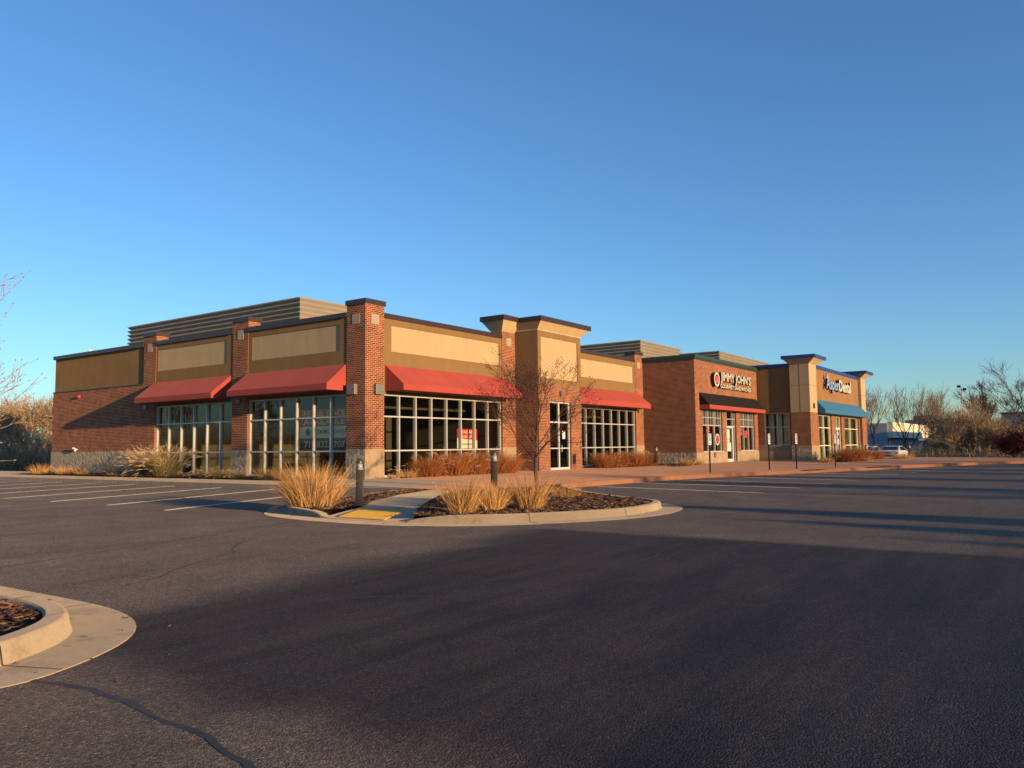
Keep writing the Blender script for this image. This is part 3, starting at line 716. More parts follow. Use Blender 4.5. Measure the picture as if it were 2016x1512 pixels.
# shell, roof and interior
wall_box(bld, 'rear_wall', BRICK, [(.35, 23.0, ye-.3, ye-.012, -.2, 6.0), (22.7, 22.995, .62, ye-.3, -.2, 6.2)])
wall_box(bld, 'roof', ROOFM, [(.4, 22.7, .4, ye-.3, 5.4, 5.6)])
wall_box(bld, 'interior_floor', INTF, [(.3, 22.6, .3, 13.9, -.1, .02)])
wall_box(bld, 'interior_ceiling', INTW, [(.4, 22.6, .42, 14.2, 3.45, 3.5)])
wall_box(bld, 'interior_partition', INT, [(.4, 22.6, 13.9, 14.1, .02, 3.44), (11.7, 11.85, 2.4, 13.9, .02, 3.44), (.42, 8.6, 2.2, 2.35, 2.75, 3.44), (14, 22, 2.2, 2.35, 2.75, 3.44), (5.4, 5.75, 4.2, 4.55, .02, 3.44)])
def screen(parent, x0, x1, y0, y1, z0, z1, n, name='roof_screen'):
    b = MB(); h = (z1-z0)/n; prof = []
    for i in range(n): prof += [(.0, z0+i*h), (.13, z0+(i+.55)*h), (.13, z0+(i+.80)*h), (.0, z0+(i+.97)*h)]
    prof.append((0, z1)); k = len(prof); vs = []
    for d, z in prof: vs += [(x0-d, y0-d, z), (x1+d, y0-d, z), (x1+d, y1+d, z), (x0-d, y1+d, z)]
    b.add(vs, [(i*4+j, i*4+(j+1) % 4, (i+1)*4+(j+1) % 4, (i+1)*4+j) for i in range(k-1) for j in range(4)])
    b.box(x0+.05, x1-.05, y0+.05, y1-.05, z0-.1, z1-.05)
    return b.build(name, LOUV, parent)
screen(bld, 2.93, 6.9, 7.19, 21.4, 5.6, 8.0, 11)

# ------------------------------------------------------------------ sandwich shop
jx0, jx1, jy = 23.0, 34.0, -3.293
sh = thing('sandwich_shop', 'red brick shop unit with green coping and a black awning', 'building', (23, 0, 0))
def shop_wall(parent, y, x0, x1, zb, zt, openings, th=.3):
    """boxes of a wall facing -Y round openings (x0,x1,z0,z1)"""
    B = []; xs = sorted({x0, x1, *[o[0] for o in openings], *[o[1] for o in openings]})
    for a, c in zip(xs, xs[1:]):
        op = [o for o in openings if o[0] <= a and o[1] >= c]
        if not op: B.append((a, c, y, y+th, zb, zt))
        else:
            if op[0][2] > zb: B.append((a, c, y, y+th, zb, op[0][2]))
            if op[0][3] < zt: B.append((a, c, y, y+th, op[0][3], zt))
    return B
jst = .65
OPJ = [(24.05, 27.25, jst, 3.2), (27.95, 29.72, -.1, 3.2), (30.45, 33.3, jst, 3.2)]
wall_box(sh, 'brick_front', BRICK, shop_wall(sh, jy, jx0, jx1, jst, 6.06, OPJ))
wall_box(sh, 'stone_base', STONE, [(jx0+.002, 27.95, jy-.02, jy+.3, -.2, jst-.002), (29.72, jx1, jy-.02, jy+.3, -.2, jst-.002)])
wall_box(sh, 'brick_side', BRICK, [(jx0, jx0+.3, jy+.3, .6, jst, 6.06)])
wall_box(sh, 'stone_base', SPLIT, [(jx0-.03, jx0+.3, jy+.02, .0, -.2, jst-.002)])
wall_box(sh, 'coping', GREEN, [(jx0-.06, jx1-.0, jy-.07, jy+.35, 6.06, 6.16), (jx0-.10, jx1-.0, jy-.11, jy+.38, 6.16, 6.36), (jx0-.06, jx0+.36, jy+.35, 6, 6.06, 6.16), (jx0-.10, jx0+.38, jy+.38, 6, 6.16, 6.36)])
wall_box(sh, 'upper_side', BRICK, [(jx0, jx0+.3, .6, 6, 6.0, 6.06)])
wall_box(sh, 'roof', ROOFM, [(jx0+.3, jx1, jy+.3, 23, 5.5, 5.65)])
def grid8(x0, x1, n, m, y):
    def ex(bx):
        bar = .04
        for i in range(1, n):
            if True: bx(x0+(x1-x0)*i/n-bar/2, x0+(x1-x0)*i/n+bar/2, .012, .09, 2.25, 3.15)
        bx(x0+.05, x1-.05, .02, .08, 2.70, 2.74)
    return ex
window(sh, 'x', 24.05, 27.25, jy+.1, jst, 3.2, 3, [2.25], depth=.12, bar=.06, extra=grid8(24.05, 27.25, 8, 3, jy))
window(sh, 'x', 30.45, 33.3, jy+.1, jst, 3.2, 3, [2.25], depth=.12, bar=.06, extra=grid8(30.45, 33.3, 8, 3, jy))
wall_box(sh, 'sill', ALU, [(24.0, 27.3, jy-.05, jy+.1, jst-.001, jst+.045), (30.4, 33.35, jy-.05, jy+.1, jst-.001, jst+.045)])
window(sh, 'x', 27.95, 29.72, jy+.12, 2.22, 3.2, [27.95, 28.3, 29.35, 29.72], [2.7], depth=.12, bar=.05, name='transom_window')
window(sh, 'x', 29.37, 29.72, jy+.12, -.07, 2.22, 1, [], depth=.12, bar=.05, name='side_light')
b = MB(); b.box(27.95, 28.07, jy+.12, jy+.24, -.07, 2.22); b.box(29.25, 29.37, jy+.12, jy+.24, -.07, 2.22); b.box(28.07, 29.25, jy+.12, jy+.24, 2.12, 2.22); b.box(28.07, 29.25, jy+.12, jy+.24, -.07, .18)
dj = b.build('shop_door', WHITEF, sh)
MB().box(28.07, 29.25, jy+.175, jy+.185, .18, 2.12).build('pane', GLASS, dj)
b = MB(); 
for q in ((28.2, 28.9, 1.45, 2.05), (28.3, 29.1, .66, 1.2), (28.45, 28.85, 1.22, 1.42)): MB().box(q[0], q[1], jy+.165, jy+.172, q[2], q[3]).build('door_notice', WHITE, dj)
b = MB(); b.tube([(28.2, jy+.12, .8), (28.2, jy+.04, .8), (28.2, jy+.04, 1.2), (28.2, jy+.12, 1.2)], .015, 6); b.build('handle', ALU, dj)
awning(sh, 'x', 23.62, 33.75, jy-.002, .62, 4.16, 3.42, 3.18, BLACKC, RED)
wall_box(sh, 'meter_box', GREYM, [(25.62, 25.82, jy-.1, jy-.021, .33, .62)])
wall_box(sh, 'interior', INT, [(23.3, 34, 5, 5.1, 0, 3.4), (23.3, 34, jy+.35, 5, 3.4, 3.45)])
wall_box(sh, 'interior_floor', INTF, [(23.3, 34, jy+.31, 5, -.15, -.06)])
screen(sh, 26.5, 32.78, 1.85, 10, 5.65, 8.0, 11)

# wall sign of the sandwich shop
sg = thing('wall_sign', 'cream raised lettering with round red and black emblem on the brick shop wall', 'sign', (29, jy, 5))
def disk(b, c, r, y0, y1, n=28):
    vs = [(c[0]+r*math.cos(2*math.pi*i/n), y0, c[1]+r*math.sin(2*math.pi*i/n)) for i in range(n)]+[(c[0]+r*math.cos(2*math.pi*i/n), y1, c[1]+r*math.sin(2*math.pi*i/n)) for i in range(n)]
    b.add(vs, [list(range(n)), list(range(n, 2*n))[::-1]]+[(i, (i+1) % n, n+(i+1) % n, n+i) for i in range(n)])
ec = (25.86, 5.04); yf = jy-.27
b = MB(); disk(b, ec, .43, yf+.01, jy-.001); em = b.build('emblem', LETD, sg)
b = MB(); disk(b, ec, .44, yf, yf+.012); disk(b, ec, .30, yf-.006, yf-.001)
b.m = [0]*(len(b.m)//2)+[1]*(len(b.m)//2); b.build('ring', [LET, LETD], em)
b = MB(); b.box(ec[0]-.16, ec[0]+.16, yf-.012, yf-.007, ec[1]-.2, ec[1]+.2); text(b, 'JJ', .2, 1, (ec[0], yf-.0125, ec[1]-.1), (1, 0, 0), (0, -1, 0), .004, .02, align='C'); b.build('badge', [SIGNR, LET], em)
def letters(bl, s, h, o, width, bold, mats, name, yfront, depth):
    b = MB(); text(b, s, h, 0, o, (1, 0, 0), (0, -1, 0), depth, bold, width); return b.build(name, mats, bl)
letters(sg, 'JIMMY JOHN\u2019S', .50, (26.55, jy-.09, 5.03), 5.5, .030, [LET, LETD], 'lettering', 0, .16)
letters(sg, 'GOURMET SANDWICHES', .235, (26.45, jy-.09, 4.57), 5.6, .030, [LET, LETD], 'lettering', 0, .16)

# ------------------------------------------------------------------ dental office
ax0, ay, ayb, aw = 34.0, -6.823, -5.562, -6.62
dn = thing('dental_office', 'tan stucco and brick end unit with blue coping and blue awning', 'building', (34, 0, 0))
def column(x0, x1, y0, y1, cap, rear=.5):
    b = MB(); b.box(x0, x1, y0, y1, .96, 3.19); c = b.build('brick_column', BRICK, dn)
    s = MB(); s.box(x0-.02, x1+.02, y0-.02, y1+.02, -.2, .82); s.m = [0]*6; s.m[5] = 1; s.build('stone_base', [STONE, SPLIT], c)
    MB().box(x0-.05, x1+.05, y0-.05, y1+.05, .82, .96).build('ledge', STONE, c)
    MB().box(x0-.01, x1+.01, y0-.01, y1+.01, 3.19, 6.44).build('stucco_shaft', PANEL, c)
    b = MB(); xm = (x0+x1)/2; ym = (y0+y1)/2
    b.box(x0-.016, x0-.0105, ym-.012, ym+.012, 3.2, 6.4); b.box(x0-.016, x0-.0105, y0+.02, ym-.012, 5.0, 5.025); b.box(x0-.016, x0-.0105, ym+.012, y1-.02, 5.0, 5.025); b.box(x0+.02, x1-.02, y0-.016, y0-.0105, 5.0, 5.025)
    b.build('joint', EIFS, c)
    MB().frus((x0-.01, x1+.01, y0-.01, y1+.01), 6.44, (x0-.5, x1+.5, y0-.5, y1+.3), 6.78).build('flared_head', PANEL, c)
    MB().box(x0-.58, x1+.58, y0-.58, y1+.38, 6.78, 7.0).build('cap', BLUE, c)
    return c
c1 = column(34.0, 35.81, ay, ayb, 1); c2 = column(49.64, 51.3, ay, ayb, 1)
MB().box(34.72, 34.80, ay-.05, ay-.012, 3.45, 3.8).build('address_letter', LETD, c1)
b = MB(); b.box(34.98, 35.06, ay-.05, ay-.012, 3.45, 3.8); b.box(34.80, 34.98, ay-.05, ay-.012, 3.59, 3.66); b.build('address_letter', LETD, c1)
OPA = [(36.85, 40.4, -.1, 3.1), (41.6, 43.4, -.1, 3.1), (44.3, 49.3, -.1, 3.1)]
wall_box(dn, 'brick_front', BRICK, shop_wall(dn, aw, 35.81, 49.64, .9, 3.19, [(o[0], o[1], .9, o[3]) for o in OPA]))
wall_box(dn, 'stone_base', STONE, [(35.81, 36.85, aw-.02, aw+.3, -.2, .898), (40.4, 41.6, aw-.02, aw+.3, -.2, .898), (43.4, 44.3, aw-.02, aw+.3, -.2, .898), (49.3, 49.64, aw-.02, aw+.3, -.2, .898)])
wall_box(dn, 'stucco_front', EIFSD, [(35.81, 49.64, aw+.02, aw+.3, 3.19, 4.45), (35.81, 49.64, aw+.03, aw+.3, 4.45, 4.47), (35.81, 49.64, aw+.02, aw+.3, 4.47, 6.30)])
wall_box(dn, 'coping', BLUE, [(35.82, 49.63, aw-.06, aw+.4, 6.30, 6.54)])
# recessed side wall next to the shop
xs_ = 34.15
wall_box(dn, 'stucco_side', EIFS, [(xs_, xs_+.3, ayb, -3.0, 3.2, 6.30)])
wall_box(dn, 'brick_side', BRICK, [(xs_, xs_+.3, ayb, -5.42, .96, 3.2), (xs_, xs_+.3, -3.72, -3.0, .96, 3.2)])
wall_box(dn, 'stone_base', STONE, [(xs_-.03, xs_+.3, ayb, -3.0, -.2, .9)])
wall_box(dn, 'ledge', STONE, [(xs_-.07, xs_+.3, ayb, -3.0, .9, .99)])
wall_box(dn, 'coping', BLUE, [(xs_-.06, xs_+.36, ayb, 6, 6.30, 6.54)])
wall_box(dn, 'stucco_side', EIFS, [(xs_, xs_+.3, -3.0, 6, 5.7, 6.30)])
window(dn, 'y', -5.42, -3.72, xs_+.06, .99, 3.2, 2, [2.24], depth=.12, bar=.06, glass=CLEAR)
def blinds(parent, axis, a0, a1, p, z0, z1):
    b = MB(); n = int((a1-a0)/.42); 
    for i in range(n):
        s = a0+(a1-a0)*(i+.1)/n; e = a0+(a1-a0)*(i+.92)/n
        if axis == 'x': b.prism([(s, p, z0), (e, p+.16, z0), (e, p+.18, z0), (s, p+.02, z0)], (0, 0, z1-z0))
        else: b.prism([(p, s, z0), (p+.1, e, z0), (p+.12, e, z0), (p+.02, s, z0)], (0, 0, z1-z0))
    return b.build('blind', BLIND, parent)
blinds(dn, 'y', -5.35, -3.8, xs_+.35, 1.02, 3.15)
for o in (OPA[0], OPA[2]):
    window(dn, 'x', o[0], o[1], aw+.12, -.08, 3.1, [o[0], (o[0]+o[1])/2, o[1]], [.93, 2.2], depth=.12, bar=.05, mat=BLIND, glass=CLEAR)
    blinds(dn, 'x', o[0]+.06, o[1]-.06, aw+.4, -.02, 3.05)
window(dn, 'x', 41.6, 43.4, aw+.12, 2.2, 3.1, 2, [], depth=.12, bar=.05, mat=BLIND, glass=CLEAR, name='transom_window')
blinds(dn, 'x', 41.65, 43.35, aw+.4, 2.2, 3.05)
b = MB(); b.box(41.6, 41.75, aw+.12, aw+.24, -.08, 2.2); b.box(43.25, 43.4, aw+.12, aw+.24, -.08, 2.2); b.box(42.40, 42.60, aw+.12, aw+.24, -.08, 2.2)
for z0, z1 in ((2.08, 2.2), (-.08, .15)):
    b.box(41.75, 42.4, aw+.12, aw+.24, z0, z1); b.box(42.6, 43.25, aw+.12, aw+.24, z0, z1)
dd = b.build('office_door', WHITEF, dn); MB().box(41.7, 43.3, aw+.175, aw+.185, 0, 2.15).build('pane', GLASS, dd)
for q in ((42.65, 43.0, 1.7, 1.95), (42.7, 43.1, 1.0, 1.4), (41.8, 42.1, 1.3, 1.8)): MB().box(q[0], q[1], aw+.165, aw+.172, q[2], q[3]).build('door_notice', WHITE, dd)
awning(dn, 'x', 36.0, 49.75, aw-.022, .66, 4.12, 3.41, 3.16, BLUEC)
wall_box(dn, 'roof', ROOFM, [(34.45, 51.3, aw+.4, 23, 5.5, 5.65), (34.3, 51.2, -6.2, 23, -.2, 0.0)])
wall_box(dn, 'end_wall', EIFSD, [(51.0, 51.29, ayb, 23, -.2, 6.3), (34.4, 51, 3, 3.3, 0, 5.4)])
wall_box(dn, 'coping', BLUE, [(50.95, 51.34, ayb+.4, 23, 6.3, 6.54)])
screen(dn, 35.85, 47.2, .06, 8, 5.65, 8.0, 11)
ds = thing('wall_sign', 'blue and white raised lettering on the tan office wall', 'sign', (42, aw, 5.3))
letters(ds, 'Aspen', .80, (38.35, aw-.10, 5.0), 3.75, .022, [LETB, LETD], 'lettering', 0, .16)
letters(ds, 'Dental', .80, (42.1, aw-.10, 5.0), 3.75, .040, [LET, LETD], 'lettering', 0, .16)
MB().prism([(38.55, aw-.26, 5.72), (38.95, aw-.26, 5.72), (38.75, aw-.26, 6.12)], (0, .16, 0)).build('peak', LET, ds)

# ------------------------------------------------------------------ window posters and neon signs
po = thing('leasing_poster', 'large red, white and navy leasing poster behind the left side windows', 'poster', (.5, 2.4, 1.8))
Y0, Y1 = 4.02, .55
def yb(y0, y1, z0, z1, x=.34): return (x, x+.02, min(y0, y1), max(y0, y1), z0, z1)
MB().box(*yb(Y0, Y1, 1.98, 2.66)).build('red_band', SIGNR, po)
MB().box(*yb(Y0, Y1, 1.52, 1.978)).build('white_band', POSTW, po)
MB().box(*yb(Y0, Y1, 1.02, 1.518)).build('navy_band', NAVY, po)
b = MB()
text(b, 'RETAIL SPACE', .22, 0, (.339, 3.78, 2.37), (0, -1, 0), (-1, 0, 0), .003, .01, 2.35); b.build('lettering', POSTW, po); b = MB()
text(b, 'AVAILABLE', .25, 0, (.339, 3.78, 2.05), (0, -1, 0), (-1, 0, 0), .003, .01, 2.35); b.build('lettering', POSTW, po); b = MB()
text(b, '715.832.8707', .24, 0, (.339, 3.72, 1.16), (0, -1, 0), (-1, 0, 0), .003, .01, 2.3)
b.build('lettering', POSTW, po)
b = MB(); text(b, 'COMMONWEALTH', .17, 0, (.339, 3.30, 1.68), (0, -1, 0), (-1, 0, 0), .003, .004, 2.55)
b.build('lettering', BLACK, po); b = MB()
vs = [(.335, 3.52+.14*math.cos(t), 1.76+.14*math.sin(t)) for t in [2*math.pi*i/16 for i in range(16)]]
b.add(vs, [list(range(16))]); b.build('logo_mark', BLACK, po)
pq = thing('leasing_poster', 'small red and white leasing placard behind the front windows', 'poster', (6.6, .5, 1.4))
MB().prism([(5.92, .5, 1.9), (5.92, .5, 1.50), (7.32, .5, 1.40), (7.32, .5, 1.9)], (0, .02, 0)).build('red_half', SIGNR, pq)
MB().prism([(5.92, .501, 1.05), (7.32, .501, 1.05), (7.32, .501, 1.40), (5.92, .501, 1.50)], (0, .019, 0)).build('white_half', POSTW, pq)
b = MB(); text(b, 'AVAILABLE', .14, 0, (6.05, .499, 1.70), (1, 0, 0), (0, -1, 0), .003, .012, 1.15); b.build('lettering', POSTW, pq); b = MB(); text(b, '715.832.8707', .12, 0, (6.05, .499, 1.51), (1, 0, 0), (0, -1, 0), .003, .01, 1.15); b.build('lettering', POSTW, pq)
b = MB(); text(b, 'COMMONWEALTH', .07, 0, (6.25, .499, 1.2), (1, 0, 0), (0, -1, 0), .003, 0, .95); b.build('lettering', BLACK, pq); MB().box(6.02, 6.12, .495, .499, 1.12, 1.3).build('logo_mark', BLACK, pq)
def neon(x, z, wd, h, mat, label, kind):
    t = thing('neon_sign', label, 'neon sign', (x, jy+.45, z), 'lit signs hanging in the shop windows')
    MB().box(x-wd/2, x+wd/2, jy+.47, jy+.49, z-h/2, z+h/2).build('backing', BLACK, t)
    b = MB(); y = jy+.45; k = 18
    ell = lambda s: [(x+wd*.45*s*math.cos(2*math.pi*i/k), y, z+h*.45*s*math.sin(2*math.pi*i/k)) for i in range(k+1)]
    if kind == 'oval': b.tube(ell(1), .03, 5); b.tube(ell(.55), .03, 5)
    elif kind == 'bars':
        for i in range(4): b.tube([(x-wd*.4, y, z-h*.38+i*h*.25), (x+wd*.4, y, z-h*.38+i*h*.25+.05)], .03, 5)
        b.tube([(x-wd*.2, y, z-h*.4), (x+wd*.2, y, z+h*.4)], .025, 5)
    else:
        b.tube([(x-wd*.45, y, z), (x, y, z+h*.45), (x+wd*.45, y, z), (x-wd*.45, y, z)], .035, 5); b.tube([(x+wd*.2*math.cos(2*math.pi*i/k), y, z-h*.22+h*.2*math.sin(2*math.pi*i/k)) for i in range(k+1)], .03, 5)
    b.build('tube', mat, t)
neon(24.75, 1.95, .7, .8, NEONO, 'orange lit sign in the left pane of the shop window', 'arrow')
neon(26.0, 1.95, .65, .75, NEON, 'red lit sign in the middle pane of the left shop window', 'bars')
neon(31.85, 1.95, .7, .5, NEON, 'red lit sign in the middle pane of the right shop window', 'oval')
neon(32.8, 1.75, .6, .5, NEON, 'red lit sign in the right pane of the right shop window', 'bars')
ev = thing('window_emblem', 'round red and cream emblem on the right pane of the left shop window', 'emblem', (26.75, jy+.16, 1.4))
b = MB(); disk(b, (26.75, 1.4), .36, jy+.155, jy+.165); n0 = len(b.m); disk(b, (26.75, 1.4), .25, jy+.151, jy+.1545); n1 = len(b.m); b.box(26.63, 26.87, jy+.147, jy+.1505, 1.22, 1.58)
b.m = [0]*n0+[1]*(n1-n0)+[2]*(len(b.m)-n1); b.build('emblem_disc', [LET, LETD, SIGNR], ev)

# ------------------------------------------------------------------ bollards and parking signs
bo = thing('bollard_light', 'bronze bollard light beside the kerb ramp and the largest straw grass clump', 'bollard', (-8.27, -8.34, -.11), 'bollard lights along the pavement')
c = (-8.27, -8.34, -.11)
MB().lathe(c, [(.125, 0), (.125, .012), (.082, .016), (.080, .76)], 24).build('post', BOLL, bo, True)
b = MB().lathe(c, [(.076, .76), (.060, .90)], 20); b.build('lens', LENS, bo, True)
b = MB()
for i in range(4): a = i*math.pi/2+.4; b.tube([(c[0]+.078*math.cos(a), c[1]+.078*math.sin(a), c[2]+.75), (c[0]+.078*math.cos(a), c[1]+.078*math.sin(a), c[2]+.91)], .006, 5)
b.build('lens_guard', BOLL, bo)
MB().lathe(c, [(.084, .895), (.084, .915), (.078, .95), (.062, .98), (.038, 1.0), (.01, 1.008)], 24).build('dome_cap', BOLL, bo, True)
for p, l, s in (((-3.34, -8.35, -.125), 'bronze bollard light among the straw grasses left of the young tree', 1.13), ((18.76, -2.75, 0), 'bollard light beside the brick side wall of the shop', 1.05), ((34.4, -10.1, -.06), 'bollard light by the rusty shrubs at the dental office', 1.04), ((42.2, -11.4, -.07), 'farthest bollard light, right of the white car', 1.02)):
    dup(bo, p, 0, s, l)
sgn = thing('parking_sign', 'accessible parking sign on a black post before the sandwich shop window', 'parking sign', (11.92, -8.43, -.08), 'parking signs along the front kerb')
c = Vector((11.92, -8.43, -.08))
MB().box(c.x-.025, c.x+.025, c.y-.025, c.y+.025, c.z, c.z+1.62).build('post', BLACK, sgn)
pl = MB().box(c.x-.155, c.x+.155, c.y-.032, c.y-.026, c.z+1.17, c.z+1.65).build('sign_plate', WHITE, sgn)
b = MB(); b.box(c.x-.07, c.x+.07, c.y-.036, c.y-.0325, c.z+1.33, c.z+1.48)
text(b, 'RESERVED', .035, 1, (c.x, c.y-.033, c.z+1.585), (1, 0, 0), (0, -1, 0), .003, .01, .24, 'C'); text(b, 'PARKING', .035, 1, (c.x, c.y-.033, c.z+1.525), (1, 0, 0), (0, -1, 0), .003, .01, .22, 'C')
b.box(c.x-.11, c.x+.11, c.y-.036, c.y-.0325, c.z+1.225, c.z+1.255)
b.m[-6:] = [1]*6
k = 12
b.mi = 2; b.tube([(c.x+.005+.032*math.cos(R(150+300*i/k)), c.y-.038, c.z+1.375+.032*math.sin(R(150+300*i/k))) for i in range(k+1)], .006, 5)
b.tube([(c.x-.015, c.y-.038, c.z+1.435), (c.x-.01, c.y-.038, c.z+1.39), (c.x+.025, c.y-.038, c.z+1.385), (c.x+.04, c.y-.038, c.z+1.35)], .007, 5)
b.lathe((c.x-.016, c.y-.038, c.z+1.452), [(.004, -.01), (.011, 0), (.004, .01)], 8)
b.build('symbol', [SIGNB, SIGNB, WHITE], pl)
for p, l in (((16.03, -9.65, -.08), 'accessible parking sign on a black post left of the tall stucco column'), ((17.66, -10.41, -.08), 'accessible parking sign on a black post before the brick column base'), ((21.27, -11.3, -.08), 'rightmost accessible parking sign, before the office door')):
    dup(sgn, p, 0, 1, l)

# ------------------------------------------------------------------ plants
def grass_mesh(seed, n, rad, h, lean, wd, mats, plumes=0, plume_len=.22, stiff=.35, pm=None, lowmat=0):
    rn = random.Random(seed); b = MB(); p = MB()
    for i in range(n):
        a = rn.uniform(0, 2*math.pi); rr = rad*math.sqrt(rn.random()); base = Vector((rr*math.cos(a), rr*math.sin(a), -.02))
        al = a+rn.gauss(0, .5); out = Vector((math.cos(al), math.sin(al), 0)); k = lean*(.25+.9*rr/rad)*rn.uniform(.4, 1.3)
        L = h*rn.uniform(.5, 1.1)
        if rn.random() < .14: k *= 2.6; L *= .75
        d = (out*k+Vector((0, 0, 1))).normalized(); pts = [base]; m = 4
        for s in range(m):
            d = (d+out*stiff*k*.55*(s+1)/m-Vector((0, 0, .14*stiff*k*(s+1)))).normalized(); pts.append(pts[-1]+d*L/m)
        side = d.cross(Vector((0, 0, 1)))
        side = side.normalized() if side.length > 1e-3 else Vector((1, 0, 0))
        th = rn.uniform(0, math.pi); side = (side*math.cos(th)+out*math.sin(th)).normalized()
        vs = []; w0 = wd*rn.uniform(.6, 1.3)
        for s, q in enumerate(pts):
            ww = w0*(1-.85*s/m); vs += [q-side*ww/2, q+side*ww/2]
        b.add(vs, [(2*s, 2*s+1, 2*s+3, 2*s+2) for s in range(m)])
        if i < plumes:
            tip = pts[-1]; e = (d+out*.25).normalized(); q = [tip-d*.03, tip+e*plume_len*.4, tip+(e+Vector((0, 0, -.25))).normalized()*plume_len]
            p.tube(q, [.004, .009, .003], 4)
    return b, p
def clump(name, label, loc, seed, n, rad, h, lean, wd, mat, plumes=0, pl=.22, group=None, stiff=.35):
    t = thing(name, label, 'grass', loc, group); o = ORG[t.name]
    b, p = grass_mesh(seed, n, rad, h, lean, wd, mat, plumes, pl, stiff)
    for B, nm, mm in ((b, 'blades', mat), (p, 'plumes', PLUME)):
        if B.v:
            B.v = [tuple(Vector(v)+o) for v in B.v]; B.build(nm, mm, t)
    return t
G1 = 'straw coloured grass clumps in the corner bed'
g0 = clump('ornamental_grass', 'largest straw coloured grass clump left of the kerb ramp', (-9.02, -7.72, -.12), 5, 1350, .46, 1.0, .56, .0115, STRAW, 0, group=G1, stiff=.55)
dup(g0, (-8.55, -6.95, -.12), 2.2, .8, 'straw grass clump tucked behind the largest one beside the bollard')
g1 = clump('ornamental_grass', 'straw grass clump right of the ramp at the kerb, first of the row', (-8.8, -11.62, -.12), 6, 760, .24, .72, .45, .0105, STRAW, 0, group=G1, stiff=.45)
dup(g1, (-8.0, -11.75, -.12), 1.3, .86, 'second straw grass clump from the ramp, below the bollard')
dup(g1, (-7.35, -12.2, -.12), 2.6, 1.03, 'straw grass clump in front of the young tree trunk')
dup(g1, (-6.7, -10.6, -.12), 4.0, .72, 'small straw grass clump behind the bollard row')
g2 = clump('ornamental_grass', 'low flattened straw tuft alone on the dark mulch', (-3.95, -11.0, -.12), 9, 600, .3, .42, 1.2, .010, STRAW, 0, group=G1, stiff=.7)
dup(g2, (-2.7, -9.6, -.12), 1.0, .9, 'low straw tuft right behind the young tree')
G2 = 'tan grass tufts along the left side wall'
fa = clump('fountain_grass', 'tall plumed fountain grass at the left edge of the side windows', (-.75, 13.0, 0), 21, 1000, .5, 1.2, .5, .011, GREENB, 330, .26, G2, .6)
dup(fa, (-.95, 11.2, 0), 1.9, (1.0, 1.0, 1.02), 'tall plumed fountain grass before the second side pane')
lo = clump('ornamental_grass', 'low tan tuft at the far left corner of the stone wall', (-1.4, 21.9, 0), 31, 420, .3, .62, .8, .014, STRAW, 0, group=G2)
for p, r_, s_, l in (((-1.3, 19.6, 0), 1, .8, 'low tan tuft under the floodlight'), ((-1.3, 17.9, 0), 2, .75, 'low tan tuft along the stone wall, right of the floodlight'), ((-.9, 16.2, 0), 3, .7, 'low tan tuft before the middle of the stone wall'), ((-1.1, 4.3, 0), 1.5, .85, 'orange tuft before the third pane of the right side window'), ((-1.1, 3.1, 0), .5, .9, 'orange tuft before the fourth pane of the right side window'), ((-1.1, 1.5, 0), 2.5, 1.1, 'orange tuft before the poster beside the corner pier')):
    dup(lo, p, r_, s_, l)
gr = clump('ornamental_grass', 'low greenish tuft before the brick pier between the side windows', (-.95, 8.2, 0), 41, 520, .42, .52, 1.0, .014, GREENB, 90, .12, G2)
for p, r_, s_, l in (((-1.0, 7.1, 0), 2, .85, 'greenish tuft right of the pier between the side windows'), ((-1.0, 6.2, 0), 3.2, .7, 'small greenish tuft at the left end of the right side window'), ((-1.0, 14.9, 0), 1.2, .8, 'greenish tuft left of the tall fountain grass')):
    dup(gr, p, r_, s_, l)
G3 = 'rusty orange grasses before the front windows'
ru = clump('rusty_grass', 'bushy rust orange grass before the middle of the front window', (3.9, -.9, 0), 51, 1700, .55, 1.02, .45, .014, RUST, 60, .24, G3, .7)
for p, r_, s_, l in (((2.6, -.75, 0), 1.1, .82, 'leftmost rust orange grass before the front window'), ((5.0, -1.0, 0), 2.2, .95, 'rust orange grass below the red placard'), ((6.1, -1.1, 0), 3.0, 1.05, 'rust orange grass right of the red placard'), ((7.1, -1.15, 0), 4.0, .92, 'rust orange grass behind the second bollard'),
                     ((15.0, -1.6, 0), .7, .8, 'leftmost rust orange grass right of the entrance tower'), ((16.3, -1.75, 0), 1.7, .85, 'second rust orange grass right of the entrance tower'), ((17.5, -2.0, 0), 2.7, .88, 'third rust orange grass right of the entrance tower'), ((18.6, -2.3, 0), 3.7, .82, 'rust orange grass beside the shop side wall bollard'),
                     ((31.5, -9.2, -.03), .3, .85, 'leftmost rust orange grass at the dental office'), ((32.6, -9.6, -.03), 1.3, .95, 'dark rust orange grass at the office door'), ((34.2, -9.7, -.03), 2.3, .95, 'rust orange grass left of the last but one bollard'), ((38.5, -9.85, -.05), 3.1, .72, 'rust orange grass left of the white car')):
    dup(ru, p, r_, s_, l)
sm = clump('ornamental_grass', 'low dry tuft at the foot of the corner pier', (1.6, -.6, 0), 61, 380, .3, .42, .9, .014, STRAW, 30, .14, 'dry tufts along the shop and office fronts')
